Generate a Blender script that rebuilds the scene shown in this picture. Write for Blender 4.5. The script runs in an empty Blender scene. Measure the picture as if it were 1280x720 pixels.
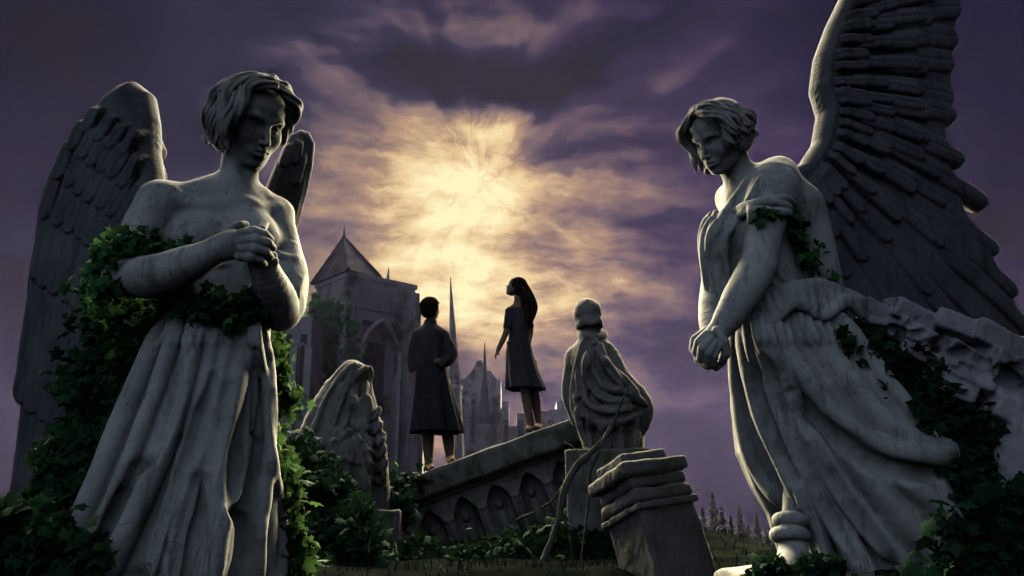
import bpy, math, random
import numpy as np
from mathutils import Vector, Matrix

random.seed(7)
RNG = np.random.default_rng(7)
SC = bpy.context.scene
COL = SC.collection
R = math.radians

# ------------------------------------------------------------------ camera model
FPX = 1100.0                      # focal length in pixels of a 1280 wide frame
PITCH = R(16.0)
EYE = np.array([0.0, 0.0, 1.0])


def ray(px, py):
    x = (px - 640.0) / FPX
    u = (360.0 - py) / FPX
    return np.array([x, math.cos(PITCH) - u * math.sin(PITCH), math.sin(PITCH) + u * math.cos(PITCH)])


def P(px, py, Y):
    d = ray(px, py)
    return EYE + d * (Y / d[1])


def PP(pts, Y=None):
    return [P(p[0], p[1], p[2] if len(p) > 2 else Y) for p in pts]


# ------------------------------------------------------------------ numpy helpers
def smooth_noise(p, seed=0):
    """gradient-free lattice noise, p (n,3) -> (n,) in -1..1"""
    i = np.floor(p).astype(np.int64)
    f = (p - i)
    f = f * f * (3 - 2 * f)
    out = np.zeros(len(p))

    def h(a, b, c):
        n = (a * 374761393 + b * 668265263 + c * 2147483647 + seed * 974634777) & 0x7fffffff
        n = ((n ^ (n >> 13)) * 1274126177) & 0x7fffffff
        n = n ^ (n >> 16)
        return (n & 0xffff) / 32767.5 - 1.0
    for dx in (0, 1):
        for dy in (0, 1):
            for dz in (0, 1):
                w = (f[:, 0] if dx else 1 - f[:, 0]) * (f[:, 1] if dy else 1 - f[:, 1]) * (f[:, 2] if dz else 1 - f[:, 2])
                out += w * h(i[:, 0] + dx, i[:, 1] + dy, i[:, 2] + dz)
    return out


def fbm(p, octaves=3, seed=0):
    o, a, s = np.zeros(len(p)), 1.0, 0.0
    for k in range(octaves):
        o += a * smooth_noise(p * (2 ** k), seed + k)
        s += a
        a *= 0.5
    return o / s


def spline(pts, n):
    """Catmull-Rom through pts (rows may hold extra columns such as the radius)"""
    q = np.array(pts, float)
    if len(q) < 3:
        t = np.linspace(0, 1, n)[:, None]
        return q[0] * (1 - t) + q[-1] * t
    q = np.vstack([2 * q[0] - q[1], q, 2 * q[-1] - q[-2]])
    out = []
    for t in np.linspace(0, len(q) - 3 - 1e-6, n):
        i = int(t)
        f = t - i
        a, b, c, d = q[i], q[i + 1], q[i + 2], q[i + 3]
        out.append(0.5 * (2 * b + (c - a) * f + (2 * a - 5 * b + 4 * c - d) * f * f + (3 * b - a - 3 * c + d) * f ** 3))
    return np.array(out)


def smin(a, b, k):
    if k <= 0:
        return np.minimum(a, b)
    h = np.maximum(k - np.abs(a - b), 0) / k
    return np.minimum(a, b) - h * h * k * 0.25


def rot(yaw=0, pitch=0, roll=0):
    """local x right, y forward, z up.  yaw about z, pitch about x, roll about y (degrees)"""
    return np.array((Matrix.Rotation(R(yaw), 3, 'Z') @ Matrix.Rotation(R(pitch), 3, 'X') @ Matrix.Rotation(R(roll), 3, 'Y')))


def in_poly(x, y, poly):
    poly = np.array(poly, float)
    ins = np.zeros(np.shape(x), bool)
    j = len(poly) - 1
    for i in range(len(poly)):
        xi, yi = poly[i]
        xj, yj = poly[j]
        c = ((yi > y) != (yj > y)) & (x < (xj - xi) * (y - yi) / (yj - yi + 1e-12) + xi)
        ins ^= c
        j = i
    return ins


def poly_sd(x, y, poly):
    """signed distance to a closed polygon, negative inside"""
    poly = np.array(poly, float)
    d = np.full(np.shape(x), 1e9)
    for i in range(len(poly)):
        a, b = poly[i], poly[(i + 1) % len(poly)]
        e = b - a
        t = np.clip(((x - a[0]) * e[0] + (y - a[1]) * e[1]) / (e @ e + 1e-12), 0, 1)
        d = np.minimum(d, (x - a[0] - t * e[0]) ** 2 + (y - a[1] - t * e[1]) ** 2)
    d = np.sqrt(d)
    return np.where(in_poly(x, y, poly), -d, d)


# ------------------------------------------------------------------ carved volumes
class Vol:
    """a block of stone or cloth carved as a distance field and turned into one mesh"""

    def __init__(s, lo, hi, h):
        s.lo = np.array(lo, float)
        s.h = h
        s.n = np.maximum(np.ceil((np.array(hi, float) - s.lo) / h).astype(int) + 1, 3)
        s.d = np.full(s.n, 0.3, np.float32)
        s.ax = [(s.lo[i] + np.arange(s.n[i]) * h).astype(np.float32) for i in range(3)]

    def win(s, lo, hi):
        a = np.clip(np.floor((np.array(lo) - s.lo) / s.h).astype(int), 0, s.n)
        b = np.clip(np.ceil((np.array(hi) - s.lo) / s.h).astype(int) + 1, 0, s.n)
        if np.any(b - a < 1):
            return None
        sl = tuple(slice(a[i], b[i]) for i in range(3))
        X = s.ax[0][sl[0]][:, None, None]
        Y = s.ax[1][sl[1]][None, :, None]
        Z = s.ax[2][sl[2]][None, None, :]
        return sl, X, Y, Z

    def op(s, fn, lo, hi, k, mode):
        pad = k + 3 * s.h
        w = s.win(np.array(lo) - pad, np.array(hi) + pad)
        if w is None:
            return
        sl, X, Y, Z = w
        v = fn(X, Y, Z)
        if mode == 'u':
            s.d[sl] = smin(s.d[sl], v, k)
        elif mode == 's':
            s.d[sl] = -smin(-s.d[sl], v, k)

    def ell(s, c, r, M=None, k=0.02, mode='u'):
        c = np.array(c, float)
        r = np.array(r, float) * np.ones(3)
        m = float(r.max())
        if M is None:
            ext = r
        else:
            M = np.array(M)
            ext = np.sqrt(((M * r[None, :]) ** 2).sum(1))

        def fn(X, Y, Z):
            x, y, z = X - np.float32(c[0]), Y - np.float32(c[1]), Z - np.float32(c[2])
            if M is not None:
                x, y, z = (x * np.float32(M[0, 0]) + y * np.float32(M[1, 0]) + z * np.float32(M[2, 0]),
                           x * np.float32(M[0, 1]) + y * np.float32(M[1, 1]) + z * np.float32(M[2, 1]),
                           x * np.float32(M[0, 2]) + y * np.float32(M[1, 2]) + z * np.float32(M[2, 2]))
            x, y, z = x / np.float32(r[0]), y / np.float32(r[1]), z / np.float32(r[2])
            k0 = np.sqrt(x * x + y * y + z * z)
            x, y, z = x / np.float32(r[0]), y / np.float32(r[1]), z / np.float32(r[2])
            k1 = np.sqrt(x * x + y * y + z * z) + np.float32(1e-6)
            return k0 * (k0 - 1) / k1
        s.op(fn, c - ext, c + ext, k, mode)

    def chain(s, pts, rad, k=0.02, n=None, mode='u', flat=None):
        """a tube along points with a radius for each; n resamples it as a smooth curve"""
        pts = np.array(pts, float)
        rad = np.array(rad, float) * np.ones(len(pts))
        q = np.hstack([pts, rad[:, None]])
        if n:
            q = spline(q, n)
        pad = k + 3 * s.h
        rm = q[:, 3].max()
        w = s.win(q[:, :3].min(0) - rm - pad, q[:, :3].max(0) + rm + pad)
        if w is None:
            return
        sl = w[0]
        tmp = np.full(s.d[sl].shape, 0.3, np.float32)
        o = np.array([a.start for a in sl])
        for i in range(len(q) - 1):
            a, b = q[i, :3], q[i + 1, :3]
            ra, rb = q[i, 3], q[i + 1, 3]
            m = max(ra, rb) + pad
            w = s.win(np.minimum(a, b) - m, np.maximum(a, b) + m)
            if w is None:
                continue
            sl2, X, Y, Z = w
            loc = tuple(slice(sl2[j].start - o[j], sl2[j].stop - o[j]) for j in range(3))
            e = (b - a).astype(np.float32)
            L = float(e @ e) + 1e-12
            x, y, z = X - np.float32(a[0]), Y - np.float32(a[1]), Z - np.float32(a[2])
            t = np.clip((x * e[0] + y * e[1] + z * e[2]) / np.float32(L), 0, 1)
            x, y, z = x - t * e[0], y - t * e[1], z - t * e[2]
            v = np.sqrt(x * x + y * y + z * z) - (np.float32(ra) + t * np.float32(rb - ra))
            if tmp[loc].shape == v.shape:
                np.minimum(tmp[loc], v, out=tmp[loc])
        if mode == 'u':
            s.d[sl] = smin(s.d[sl], tmp, k)
        else:
            s.d[sl] = -smin(-s.d[sl], tmp, k)

    def box(s, c, half, M=None, r=0.01, k=0.0, mode='u'):
        c = np.array(c, float)
        half = np.array(half, float)
        M = np.eye(3) if M is None else np.array(M)
        ext = (np.abs(M) * half[None, :]).sum(1)

        def fn(X, Y, Z):
            x, y, z = X - np.float32(c[0]), Y - np.float32(c[1]), Z - np.float32(c[2])
            q = [np.abs(x * np.float32(M[0, i]) + y * np.float32(M[1, i]) + z * np.float32(M[2, i])) - np.float32(half[i] - r) for i in range(3)]
            o = np.sqrt(sum(np.maximum(a, 0) ** 2 for a in q))
            return o + np.minimum(np.maximum(np.maximum(q[0], q[1]), q[2]), 0) - np.float32(r)
        s.op(fn, c - ext, c + ext, k, mode)

    def loft(s, prof, k=0.03, mode='u', wave=None):
        """prof rows: z, cx, cy, rx, ry ; wave(theta, z) -> relative radius change"""
        q = np.array(sorted(prof), float)
        z0, z1 = q[0, 0], q[-1, 0]
        lo = [(q[:, 1] - q[:, 3]).min() - 0.1, (q[:, 2] - q[:, 4]).min() - 0.1, z0]
        hi = [(q[:, 1] + q[:, 3]).max() + 0.1, (q[:, 2] + q[:, 4]).max() + 0.1, z1]

        def fn(X, Y, Z):
            zz = Z.ravel().astype(float)
            c = [np.interp(zz, q[:, 0], q[:, i]).astype(np.float32)[None, None, :] for i in range(1, 5)]
            x, y = (X - c[0]) / c[2], (Y - c[1]) / c[3]
            rr = np.sqrt(x * x + y * y)
            one = 1.0
            if wave is not None:
                one = 1.0 + wave(np.arctan2(y, x), Z).astype(np.float32)
            v = (rr - one) * np.minimum(c[2], c[3])
            return np.maximum(v, np.maximum(np.float32(z0) - Z, Z - np.float32(z1)))
        s.op(fn, lo, hi, k, mode)

    def hit(s, px, py, near=0.0):
        """depth Y of the first carved surface seen through a point of the frame"""
        d = ray(px, py)
        d = d / d[1]
        y0, y1 = s.ax[1][0], s.ax[1][-1]
        ys = np.arange(y0, y1, s.h * 0.7)
        pts = EYE[None, :] + d[None, :] * ys[:, None]
        ijk = np.round((pts - s.lo) / s.h).astype(int)
        ok = np.all((ijk >= 0) & (ijk < s.n), axis=1)
        ijk = np.clip(ijk, 0, s.n - 1)
        v = s.d[ijk[:, 0], ijk[:, 1], ijk[:, 2]]
        m = np.where(ok & (v < 0))[0]
        return None if len(m) == 0 else float(ys[m[0]])

    def fold(s, pts, r, k=0.02, lift=0.3, n=None, default=None, r0=None, r1=None):
        """a ridge of cloth laid on what is already carved, following points of the frame"""
        q = spline(pts, n or max(8, 5 * len(pts)))
        ys = [s.hit(a, b) for a, b in q[:, :2]]
        good = [i for i, y in enumerate(ys) if y is not None]
        if not good and default is None:
            return
        yy = np.interp(range(len(q)), good, [ys[i] for i in good]) if good else np.full(len(q), default)
        yy = np.convolve(np.pad(yy, 2, 'edge'), np.ones(5) / 5, 'valid')
        n = len(q)
        t = np.linspace(0, 1, n)
        ra = r * (1 - 0.6 * np.maximum(0, 1 - t / 0.12) ** 2)
        ra = ra * (1 - 0.5 * np.maximum(0, 1 - (1 - t) / 0.12) ** 2)
        if r0 is not None:
            ra = ra * (r0 + (1 - r0) * t)
        if r1 is not None:
            ra = ra * (1 + (r1 - 1) * t)
        P3 = [P(q[i, 0], q[i, 1], yy[i] + ra[i] * (1 - 2 * lift)) for i in range(n)]
        s.chain(P3, ra, k)

    def groove(s, pts, r, k=0.02, n=None):
        q = spline(pts, n or max(8, 5 * len(pts)))
        ys = [s.hit(a, b) for a, b in q[:, :2]]
        good = [i for i, y in enumerate(ys) if y is not None]
        if len(good) < 2:
            return
        yy = np.interp(range(len(q)), good, [ys[i] for i in good])
        t = np.linspace(0, 1, len(q))
        ra = r * np.clip(np.minimum(t, 1 - t) / 0.15, 0.25, 1)
        s.chain([P(q[i, 0], q[i, 1], yy[i] - ra[i] * 0.25) for i in range(len(q))], ra, k, mode='s')

    def rough(s, amp, freq, octaves=3, seed=0):
        """weathering: shifts the surface band by noise"""
        idx = np.argwhere(np.abs(s.d) < amp * 2 + 2 * s.h)
        if len(idx) == 0:
            return
        p = s.lo + idx * s.h
        s.d[idx[:, 0], idx[:, 1], idx[:, 2]] += (amp * fbm(p * freq, octaves, seed)).astype(np.float32)

    def mesh(s):
        d, h = s.d, s.h
        # close the block at its border
        d[0], d[-1], d[:, 0], d[:, -1], d[:, :, 0], d[:, :, -1] = (0.01,) * 6
        neg = d < 0
        cnt = np.zeros(np.array(d.shape) - 1, np.int8)
        for a in (0, 1):
            for b in (0, 1):
                for c in (0, 1):
                    cnt += neg[a:d.shape[0] - 1 + a, b:d.shape[1] - 1 + b, c:d.shape[2] - 1 + c]
        act = (cnt > 0) & (cnt < 8)
        I = np.argwhere(act)
        idx = np.full(act.shape, -1, np.int32)
        idx[act] = np.arange(len(I), dtype=np.int32)
        corner = {}
        for a in (0, 1):
            for b in (0, 1):
                for c in (0, 1):
                    corner[a, b, c] = d[I[:, 0] + a, I[:, 1] + b, I[:, 2] + c]
        acc = np.zeros((len(I), 3))
        num = np.zeros(len(I))
        for axis in range(3):
            o = [i for i in range(3) if i != axis]
            for u in (0, 1):
                for v in (0, 1):
                    ca = [0, 0, 0]
                    ca[o[0]], ca[o[1]] = u, v
                    cb = list(ca)
                    cb[axis] = 1
                    va, vb = corner[tuple(ca)], corner[tuple(cb)]
                    m = (va < 0) != (vb < 0)
                    t = np.where(m, va / np.where(m, va - vb, 1), 0)
                    pos = np.zeros((len(I), 3))
                    pos[:, o[0]], pos[:, o[1]], pos[:, axis] = u, v, t
                    acc[m] += pos[m]
                    num += m
        V = s.lo + (I + acc / num[:, None]) * h
        quads = []
        for axis in range(3):
            o = [(axis + 1) % 3, (axis + 2) % 3]
            sa = [slice(None)] * 3
            sb = [slice(None)] * 3
            sa[axis], sb[axis] = slice(0, -1), slice(1, None)
            na, nb = neg[tuple(sa)], neg[tuple(sb)]
            E = np.argwhere(na != nb)
            E = E[(E[:, o[0]] > 0) & (E[:, o[1]] > 0) & (E[:, o[0]] < d.shape[o[0]] - 1) & (E[:, o[1]] < d.shape[o[1]] - 1)]
            flip = nb[E[:, 0], E[:, 1], E[:, 2]]
            cs = []
            for u, v in ((0, 0), (1, 0), (1, 1), (0, 1)):
                q = E.copy()
                q[:, o[0]] -= u
                q[:, o[1]] -= v
                cs.append(idx[q[:, 0], q[:, 1], q[:, 2]])
            Q = np.stack(cs, 1)
            Q[flip] = Q[flip][:, ::-1]
            quads.append(Q)
        Q = np.vstack(quads)
        Q = Q[(Q >= 0).all(1)]
        return V, Q


# ------------------------------------------------------------------ objects
def link_mesh(name, V, faces, mat, parent=None, smooth=True, origin=None):
    """V (n,3) world points; faces (m,3|4) array or list"""
    V = np.asarray(V, np.float64)
    if origin is not None:
        V = V - np.array(origin)
    me = bpy.data.meshes.new(name)
    if isinstance(faces, np.ndarray):
        m, k = faces.shape
        me.vertices.add(len(V))
        me.vertices.foreach_set('co', V.astype(np.float32).ravel())
        me.loops.add(m * k)
        me.loops.foreach_set('vertex_index', faces.astype(np.int32).ravel())
        me.polygons.add(m)
        me.polygons.foreach_set('loop_start', np.arange(0, m * k, k, dtype=np.int32))
        me.update(calc_edges=True)
    else:
        me.from_pydata([tuple(v) for v in V], [], [tuple(f) for f in faces])
        me.update()
    me.validate()
    if smooth:
        me.polygons.foreach_set('use_smooth', np.ones(len(me.polygons), bool))
    me.materials.append(mat)
    o = bpy.data.objects.new(name, me)
    COL.objects.link(o)
    if parent is not None:
        o.parent = parent
        if origin is None:
            o.matrix_parent_inverse = parent.matrix_basis.inverted()
    elif origin is not None:
        o.location = origin
    return o


def tag(o, label=None, cat=None, group=None, kind=None):
    if label:
        o['label'] = label
    if cat:
        o['category'] = cat
    if group:
        o['group'] = group
    if kind:
        o['kind'] = kind
    return o


def thing(name, label, cat, loc, group=None):
    o = bpy.data.objects.new(name, None)
    COL.objects.link(o)
    o.location = tuple(loc)
    o.empty_display_size = 0.2
    return tag(o, label, cat, group)


def part(name, vol, mat, parent):
    V, Q = vol.mesh()
    return link_mesh(name, V, Q, mat, parent)


class MB:
    """collects boxes and prisms into one plain mesh"""

    def __init__(s):
        s.v, s.f = [], []

    def add(s, V, F):
        o = len(s.v)
        s.v += [tuple(map(float, v)) for v in V]
        s.f += [tuple(i + o for i in f) for f in F]

    def box(s, lo, hi, M=None, c=(0, 0, 0)):
        x0, y0, z0 = lo
        x1, y1, z1 = hi
        V = np.array([(x0, y0, z0), (x1, y0, z0), (x1, y1, z0), (x0, y1, z0), (x0, y0, z1), (x1, y0, z1), (x1, y1, z1), (x0, y1, z1)], float)
        if M is not None:
            V = V @ np.array(M).T
        s.add(V + np.array(c), [(3, 2, 1, 0), (4, 5, 6, 7), (0, 1, 5, 4), (1, 2, 6, 5), (2, 3, 7, 6), (3, 0, 4, 7)])

    def cone(s, base, apex, r0, r1, n=8, M=None):
        """a tapered prism from base to apex"""
        a, b = np.array(base, float), np.array(apex, float)
        w = (b - a) / (np.linalg.norm(b - a) + 1e-9)
        u = np.cross(w, (0.3, 1, 0.1))
        u /= np.linalg.norm(u)
        v = np.cross(w, u)
        V = []
        for c, r in ((a, r0), (b, r1)):
            for i in range(n):
                t = 2 * math.pi * i / n + math.pi / n
                V.append(c + r * (math.cos(t) * u + math.sin(t) * v))
        F = [(i, (i + 1) % n, n + (i + 1) % n, n + i) for i in range(n)]
        F += [tuple(range(n))[::-1], tuple(range(n, 2 * n))]
        s.add(V, F)

    def build(s, name, mat, parent=None, smooth=False, **kw):
        return link_mesh(name, np.array(s.v), s.f, mat, parent, smooth, **kw)
# ------------------------------------------------------------------ node expressions
class X:
    """a node socket with arithmetic"""
    nt = None

    def __init__(s, sock):
        s.s = sock

    @staticmethod
    def math(op, *a, clamp=False):
        n = X.nt.nodes.new('ShaderNodeMath')
        n.operation = op
        n.use_clamp = clamp
        for i, v in enumerate(a):
            X.put(n.inputs[i], v)
        return X(n.outputs[0])

    @staticmethod
    def put(inp, v):
        if isinstance(v, X):
            X.nt.links.new(v.s, inp)
        elif hasattr(v, 'is_output'):
            X.nt.links.new(v, inp)
        else:
            inp.default_value = v

    def __add__(s, o): return X.math('ADD', s, o)
    def __radd__(s, o): return X.math('ADD', o, s)
    def __sub__(s, o): return X.math('SUBTRACT', s, o)
    def __rsub__(s, o): return X.math('SUBTRACT', o, s)
    def __mul__(s, o): return X.math('MULTIPLY', s, o)
    def __rmul__(s, o): return X.math('MULTIPLY', o, s)
    def __truediv__(s, o): return X.math('DIVIDE', s, o)
    def __pow__(s, o): return X.math('POWER', s, o)


def xmax(a, b): return X.math('MAXIMUM', a, b)
def xmin(a, b): return X.math('MINIMUM', a, b)
def xexp(a): return X.math('EXPONENT', a)
def xsqrt(a): return X.math('SQRT', a)


def xstep(a, lo, hi, o0=0.0, o1=1.0):
    n = X.nt.nodes.new('ShaderNodeMapRange')
    n.interpolation_type = 'SMOOTHSTEP'
    X.put(n.inputs['Value'], a)
    for i, v in zip(('From Min', 'From Max', 'To Min', 'To Max'), (lo, hi, o0, o1)):
        X.put(n.inputs[i], v)
    return X(n.outputs[0])


def xvec(x, y, z):
    n = X.nt.nodes.new('ShaderNodeCombineXYZ')
    for i, v in enumerate((x, y, z)):
        X.put(n.inputs[i], v)
    return X(n.outputs[0])


def xdot(a, v):
    n = X.nt.nodes.new('ShaderNodeVectorMath')
    n.operation = 'DOT_PRODUCT'
    X.put(n.inputs[0], a)
    X.put(n.inputs[1], tuple(v))
    return X(n.outputs['Value'])


def xmap(a, scale=(1, 1, 1), loc=(0, 0, 0)):
    n = X.nt.nodes.new('ShaderNodeMapping')
    X.put(n.inputs['Vector'], a)
    n.inputs['Scale'].default_value = scale
    n.inputs['Location'].default_value = loc
    return X(n.outputs[0])


def xnoise(vec, scale=5, detail=4, rough=0.55, dist=0.0, col=False):
    n = X.nt.nodes.new('ShaderNodeTexNoise')
    if vec is not None:
        X.put(n.inputs['Vector'], vec)
    n.inputs['Scale'].default_value = scale
    n.inputs['Detail'].default_value = detail
    n.inputs['Roughness'].default_value = rough
    n.inputs['Distortion'].default_value = dist
    return X(n.outputs['Color' if col else 'Fac'])


def xmix(f, a, b):
    n = X.nt.nodes.new('ShaderNodeMix')
    n.data_type = 'RGBA'
    X.put(n.inputs[0], f)
    for i, v in ((6, a), (7, b)):
        X.put(n.inputs[i], v if isinstance(v, X) or hasattr(v, 'is_output') else (*v, 1.0))
    return X(n.outputs[2])


def xramp(f, stops):
    n = X.nt.nodes.new('ShaderNodeValToRGB')
    X.put(n.inputs[0], f)
    e = n.color_ramp.elements
    while len(e) > 1:
        e.remove(e[-1])
    e[0].position, e[0].color = stops[0][0], (*stops[0][1], 1)
    for p, c in stops[1:]:
        k = e.new(p)
        k.color = (*c, 1)
    return X(n.outputs[0])


def new_mat(name):
    m = bpy.data.materials.new(name)
    m.use_nodes = True
    X.nt = m.node_tree
    b = m.node_tree.nodes['Principled BSDF']
    return m, b


def objco():
    n = X.nt.nodes.new('ShaderNodeTexCoord')
    return X(n.outputs['Object'])


def bump(b, height, strength=0.4, dist=0.01):
    n = X.nt.nodes.new('ShaderNodeBump')
    n.inputs['Strength'].default_value = strength
    n.inputs['Distance'].default_value = dist
    X.put(n.inputs['Height'], height)
    X.nt.links.new(n.outputs[0], b.inputs['Normal'])


def stone(name, c0, c1, stain, scale=1.0, bump_d=0.004, moss=0.0, lichen=0.0):
    """weathered carved stone: two tones, dark streaks running down, fine pitting"""
    m, b = new_mat(name)
    co = objco()
    n1 = xnoise(co, 3.0 * scale, 6, 0.6)
    n2 = xnoise(xmap(co, (1, 1, 0.22)), 9 * scale, 5, 0.6, 0.4)
    n3 = xnoise(co, 60 * scale, 4, 0.65)
    n4 = xnoise(co, 16 * scale, 4, 0.6)
    c = xmix(xstep(n1, 0.35, 0.65), c0, c1)
    c = xmix(xstep(n2, 0.52, 0.72) * 0.75, c, stain)
    c = xmix(xstep(n4, 0.60, 0.70) * 0.35, c, tuple(min(1, v * 1.25) for v in c1))
    c = xmix(xstep(n3, 0.60, 0.75) * 0.5, c, tuple(v * 0.5 for v in stain))
    n5 = xnoise(xmap(co, (1, 1, 0.10), (4, 2, 1)), 26 * scale, 4, 0.6, 0.3)
    n6 = xnoise(co, 5.5 * scale, 4, 0.6, 0.2)
    c = xmix(xstep(n5, 0.54, 0.66) * xstep(n6, 0.42, 0.60) * 0.60, c, stain)
    c = xmix(xstep(n6, 0.60, 0.72) * 0.45, c, (c0[0] * 0.72, c0[1] * 0.80, c0[2] * 0.66))
    if moss:
        mm = xstep(xnoise(co, 2.3 * scale, 5, 0.65), 0.62 - 0.18 * moss, 0.70 - 0.10 * moss)
        c = xmix(mm * 0.85, c, (0.035, 0.055, 0.018))
    if lichen:
        mm = xstep(xnoise(co, 22 * scale, 3, 0.6), 0.64, 0.68)
        c = xmix(mm * lichen, c, (0.30, 0.31, 0.20))
    X.put(b.inputs['Base Color'], c)
    b.inputs['Roughness'].default_value = 0.94
    b.inputs['Specular IOR Level'].default_value = 0.15
    vo = X.nt.nodes.new('ShaderNodeTexVoronoi')
    vo.feature = 'DISTANCE_TO_EDGE'
    X.put(vo.inputs['Vector'], xnoise(co, 3.0 * scale, 3, 0.5, col=True))
    vo.inputs['Scale'].default_value = 5.0
    crack = xstep(X(vo.outputs['Distance']), 0.0, 0.012)
    pits = xstep(xnoise(co, 95 * scale, 2, 0.5), 0.66, 0.74)
    crack = xmax(crack, xstep(xnoise(co, 1.7 * scale, 3, 0.5), 0.60, 0.55))
    c = xmix((1.0 - crack) * 0.45, c, tuple(v * 0.45 for v in stain))
    X.put(b.inputs['Base Color'], c)
    bump(b, n3 * 0.5 + n4 * 0.8 - pits * 0.6 + crack * 0.5, 0.8, bump_d)
    return m


def leaf_mat(name, c0, c1, c2, trans=0.35):
    m, b = new_mat(name)
    at = X.nt.nodes.new('ShaderNodeAttribute')
    at.attribute_name = 'tint'
    f = X(at.outputs['Fac'])
    co = objco()
    c = xramp(f, [(0.0, c0), (0.55, c1), (1.0, c2)])
    c = xmix(xstep(xnoise(co, 70, 3, 0.6), 0.45, 0.75) * 0.4, c, tuple(v * 0.6 for v in c0))
    X.put(b.inputs['Base Color'], c)
    b.inputs['Roughness'].default_value = 0.8
    b.inputs['Specular IOR Level'].default_value = 0.02
    t = X.nt.nodes.new('ShaderNodeBsdfTranslucent')
    X.put(t.inputs['Color'], xmix(0.5, c, c2))
    mx = X.nt.nodes.new('ShaderNodeMixShader')
    mx.inputs[0].default_value = trans
    X.nt.links.new(b.outputs[0], mx.inputs[1])
    X.nt.links.new(t.outputs[0], mx.inputs[2])
    X.nt.links.new(mx.outputs[0], X.nt.nodes['Material Output'].inputs['Surface'])
    return m


def plain(name, c0, c1, scale=20, rough=0.8, bd=0.002, stretch=(1, 1, 1)):
    m, b = new_mat(name)
    n = xnoise(xmap(objco(), stretch), scale, 5, 0.6)
    X.put(b.inputs['Base Color'], xmix(xstep(n, 0.35, 0.65), c0, c1))
    b.inputs['Roughness'].default_value = rough
    b.inputs['Specular IOR Level'].default_value = 0.0
    bump(b, n, 0.6, bd)
    return m


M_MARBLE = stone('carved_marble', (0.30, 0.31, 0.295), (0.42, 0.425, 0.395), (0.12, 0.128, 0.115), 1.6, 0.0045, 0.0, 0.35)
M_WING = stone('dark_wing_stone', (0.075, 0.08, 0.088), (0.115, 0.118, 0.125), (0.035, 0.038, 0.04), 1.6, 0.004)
M_HAIR = stone('carved_hair_stone', (0.24, 0.235, 0.22), (0.34, 0.33, 0.305), (0.10, 0.10, 0.09), 2.2, 0.004)
M_OLD = stone('old_statue_stone', (0.145, 0.145, 0.13), (0.21, 0.205, 0.185), (0.05, 0.05, 0.045), 1.2, 0.008, 0.25, 0.2)
M_TOMB = stone('mossy_tomb_stone', (0.15, 0.15, 0.135), (0.23, 0.225, 0.20), (0.05, 0.055, 0.045), 1.0, 0.012, 0.75, 0.25)
M_PIER = stone('pier_stone', (0.10, 0.10, 0.10), (0.16, 0.155, 0.15), (0.04, 0.04, 0.038), 1.0, 0.01, 0.3, 0.3)
M_LEDGE = stone('pale_ledge_stone', (0.25, 0.24, 0.26), (0.36, 0.35, 0.38), (0.10, 0.095, 0.105), 1.2, 0.008, 0.0, 0.1)
M_CHURCH = stone('church_stone', (0.22, 0.215, 0.215), (0.31, 0.295, 0.29), (0.10, 0.10, 0.105), 0.12, 0.06, 0.6)
M_ROOF = stone('church_roof_slate', (0.06, 0.06, 0.068), (0.10, 0.10, 0.11), (0.03, 0.03, 0.034), 0.3, 0.05)
M_ROOF.node_tree.nodes['Principled BSDF'].inputs['Specular IOR Level'].default_value = 0.0
M_ROOF.node_tree.nodes['Principled BSDF'].inputs['Roughness'].default_value = 1.0
M_VOID = stone('painted_recess_shade', (0.05, 0.05, 0.055), (0.08, 0.08, 0.085), (0.03, 0.03, 0.03), 0.3, 0.05)  # shade of openings put into the colour of window and door slabs
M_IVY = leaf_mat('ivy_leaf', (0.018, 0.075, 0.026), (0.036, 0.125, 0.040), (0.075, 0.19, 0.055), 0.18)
M_IVYM = leaf_mat('shaded_ivy_leaf', (0.010, 0.040, 0.016), (0.020, 0.070, 0.024), (0.045, 0.11, 0.032), 0.15)  # darker copy of the ivy leaf, shade put into its colour
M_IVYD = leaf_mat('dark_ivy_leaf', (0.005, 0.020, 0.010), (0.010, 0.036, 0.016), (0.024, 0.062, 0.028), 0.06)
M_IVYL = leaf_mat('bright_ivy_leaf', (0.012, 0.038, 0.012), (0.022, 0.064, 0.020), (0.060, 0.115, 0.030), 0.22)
M_STEM = plain('ivy_stem', (0.03, 0.04, 0.015), (0.06, 0.06, 0.025), 40)
M_GRASS = leaf_mat('grass_blade', (0.004, 0.011, 0.009), (0.007, 0.016, 0.013), (0.012, 0.024, 0.019), 0.02)
M_EARTH = plain('ground_earth', (0.0025, 0.004, 0.0035), (0.007, 0.008, 0.0065), 3.0, 0.95, 0.03)
M_BARK = plain('root_bark', (0.05, 0.055, 0.045), (0.11, 0.11, 0.09), 9, 0.9, 0.02, (1, 1, 0.25))
M_NEEDLE = leaf_mat('conifer_needles', (0.006, 0.012, 0.010), (0.010, 0.018, 0.014), (0.016, 0.026, 0.020), 0.05)
M_COAT = plain('dark_coat_cloth', (0.030, 0.028, 0.032), (0.045, 0.042, 0.047), 30, 0.85, 0.004)
M_SHIRT = plain('dark_wool_cloth', (0.045, 0.04, 0.04), (0.065, 0.06, 0.058), 30, 0.85, 0.004)
M_DRESS = plain('dark_dress_cloth', (0.040, 0.038, 0.045), (0.06, 0.055, 0.06), 30, 0.8, 0.004)
M_SKIN = plain('skin', (0.19, 0.12, 0.09), (0.24, 0.16, 0.12), 12, 0.55, 0.001)
M_BOYHAIR = plain('dark_hair', (0.012, 0.009, 0.007), (0.03, 0.022, 0.016), 60, 0.5, 0.004, (1, 1, 0.2))
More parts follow.
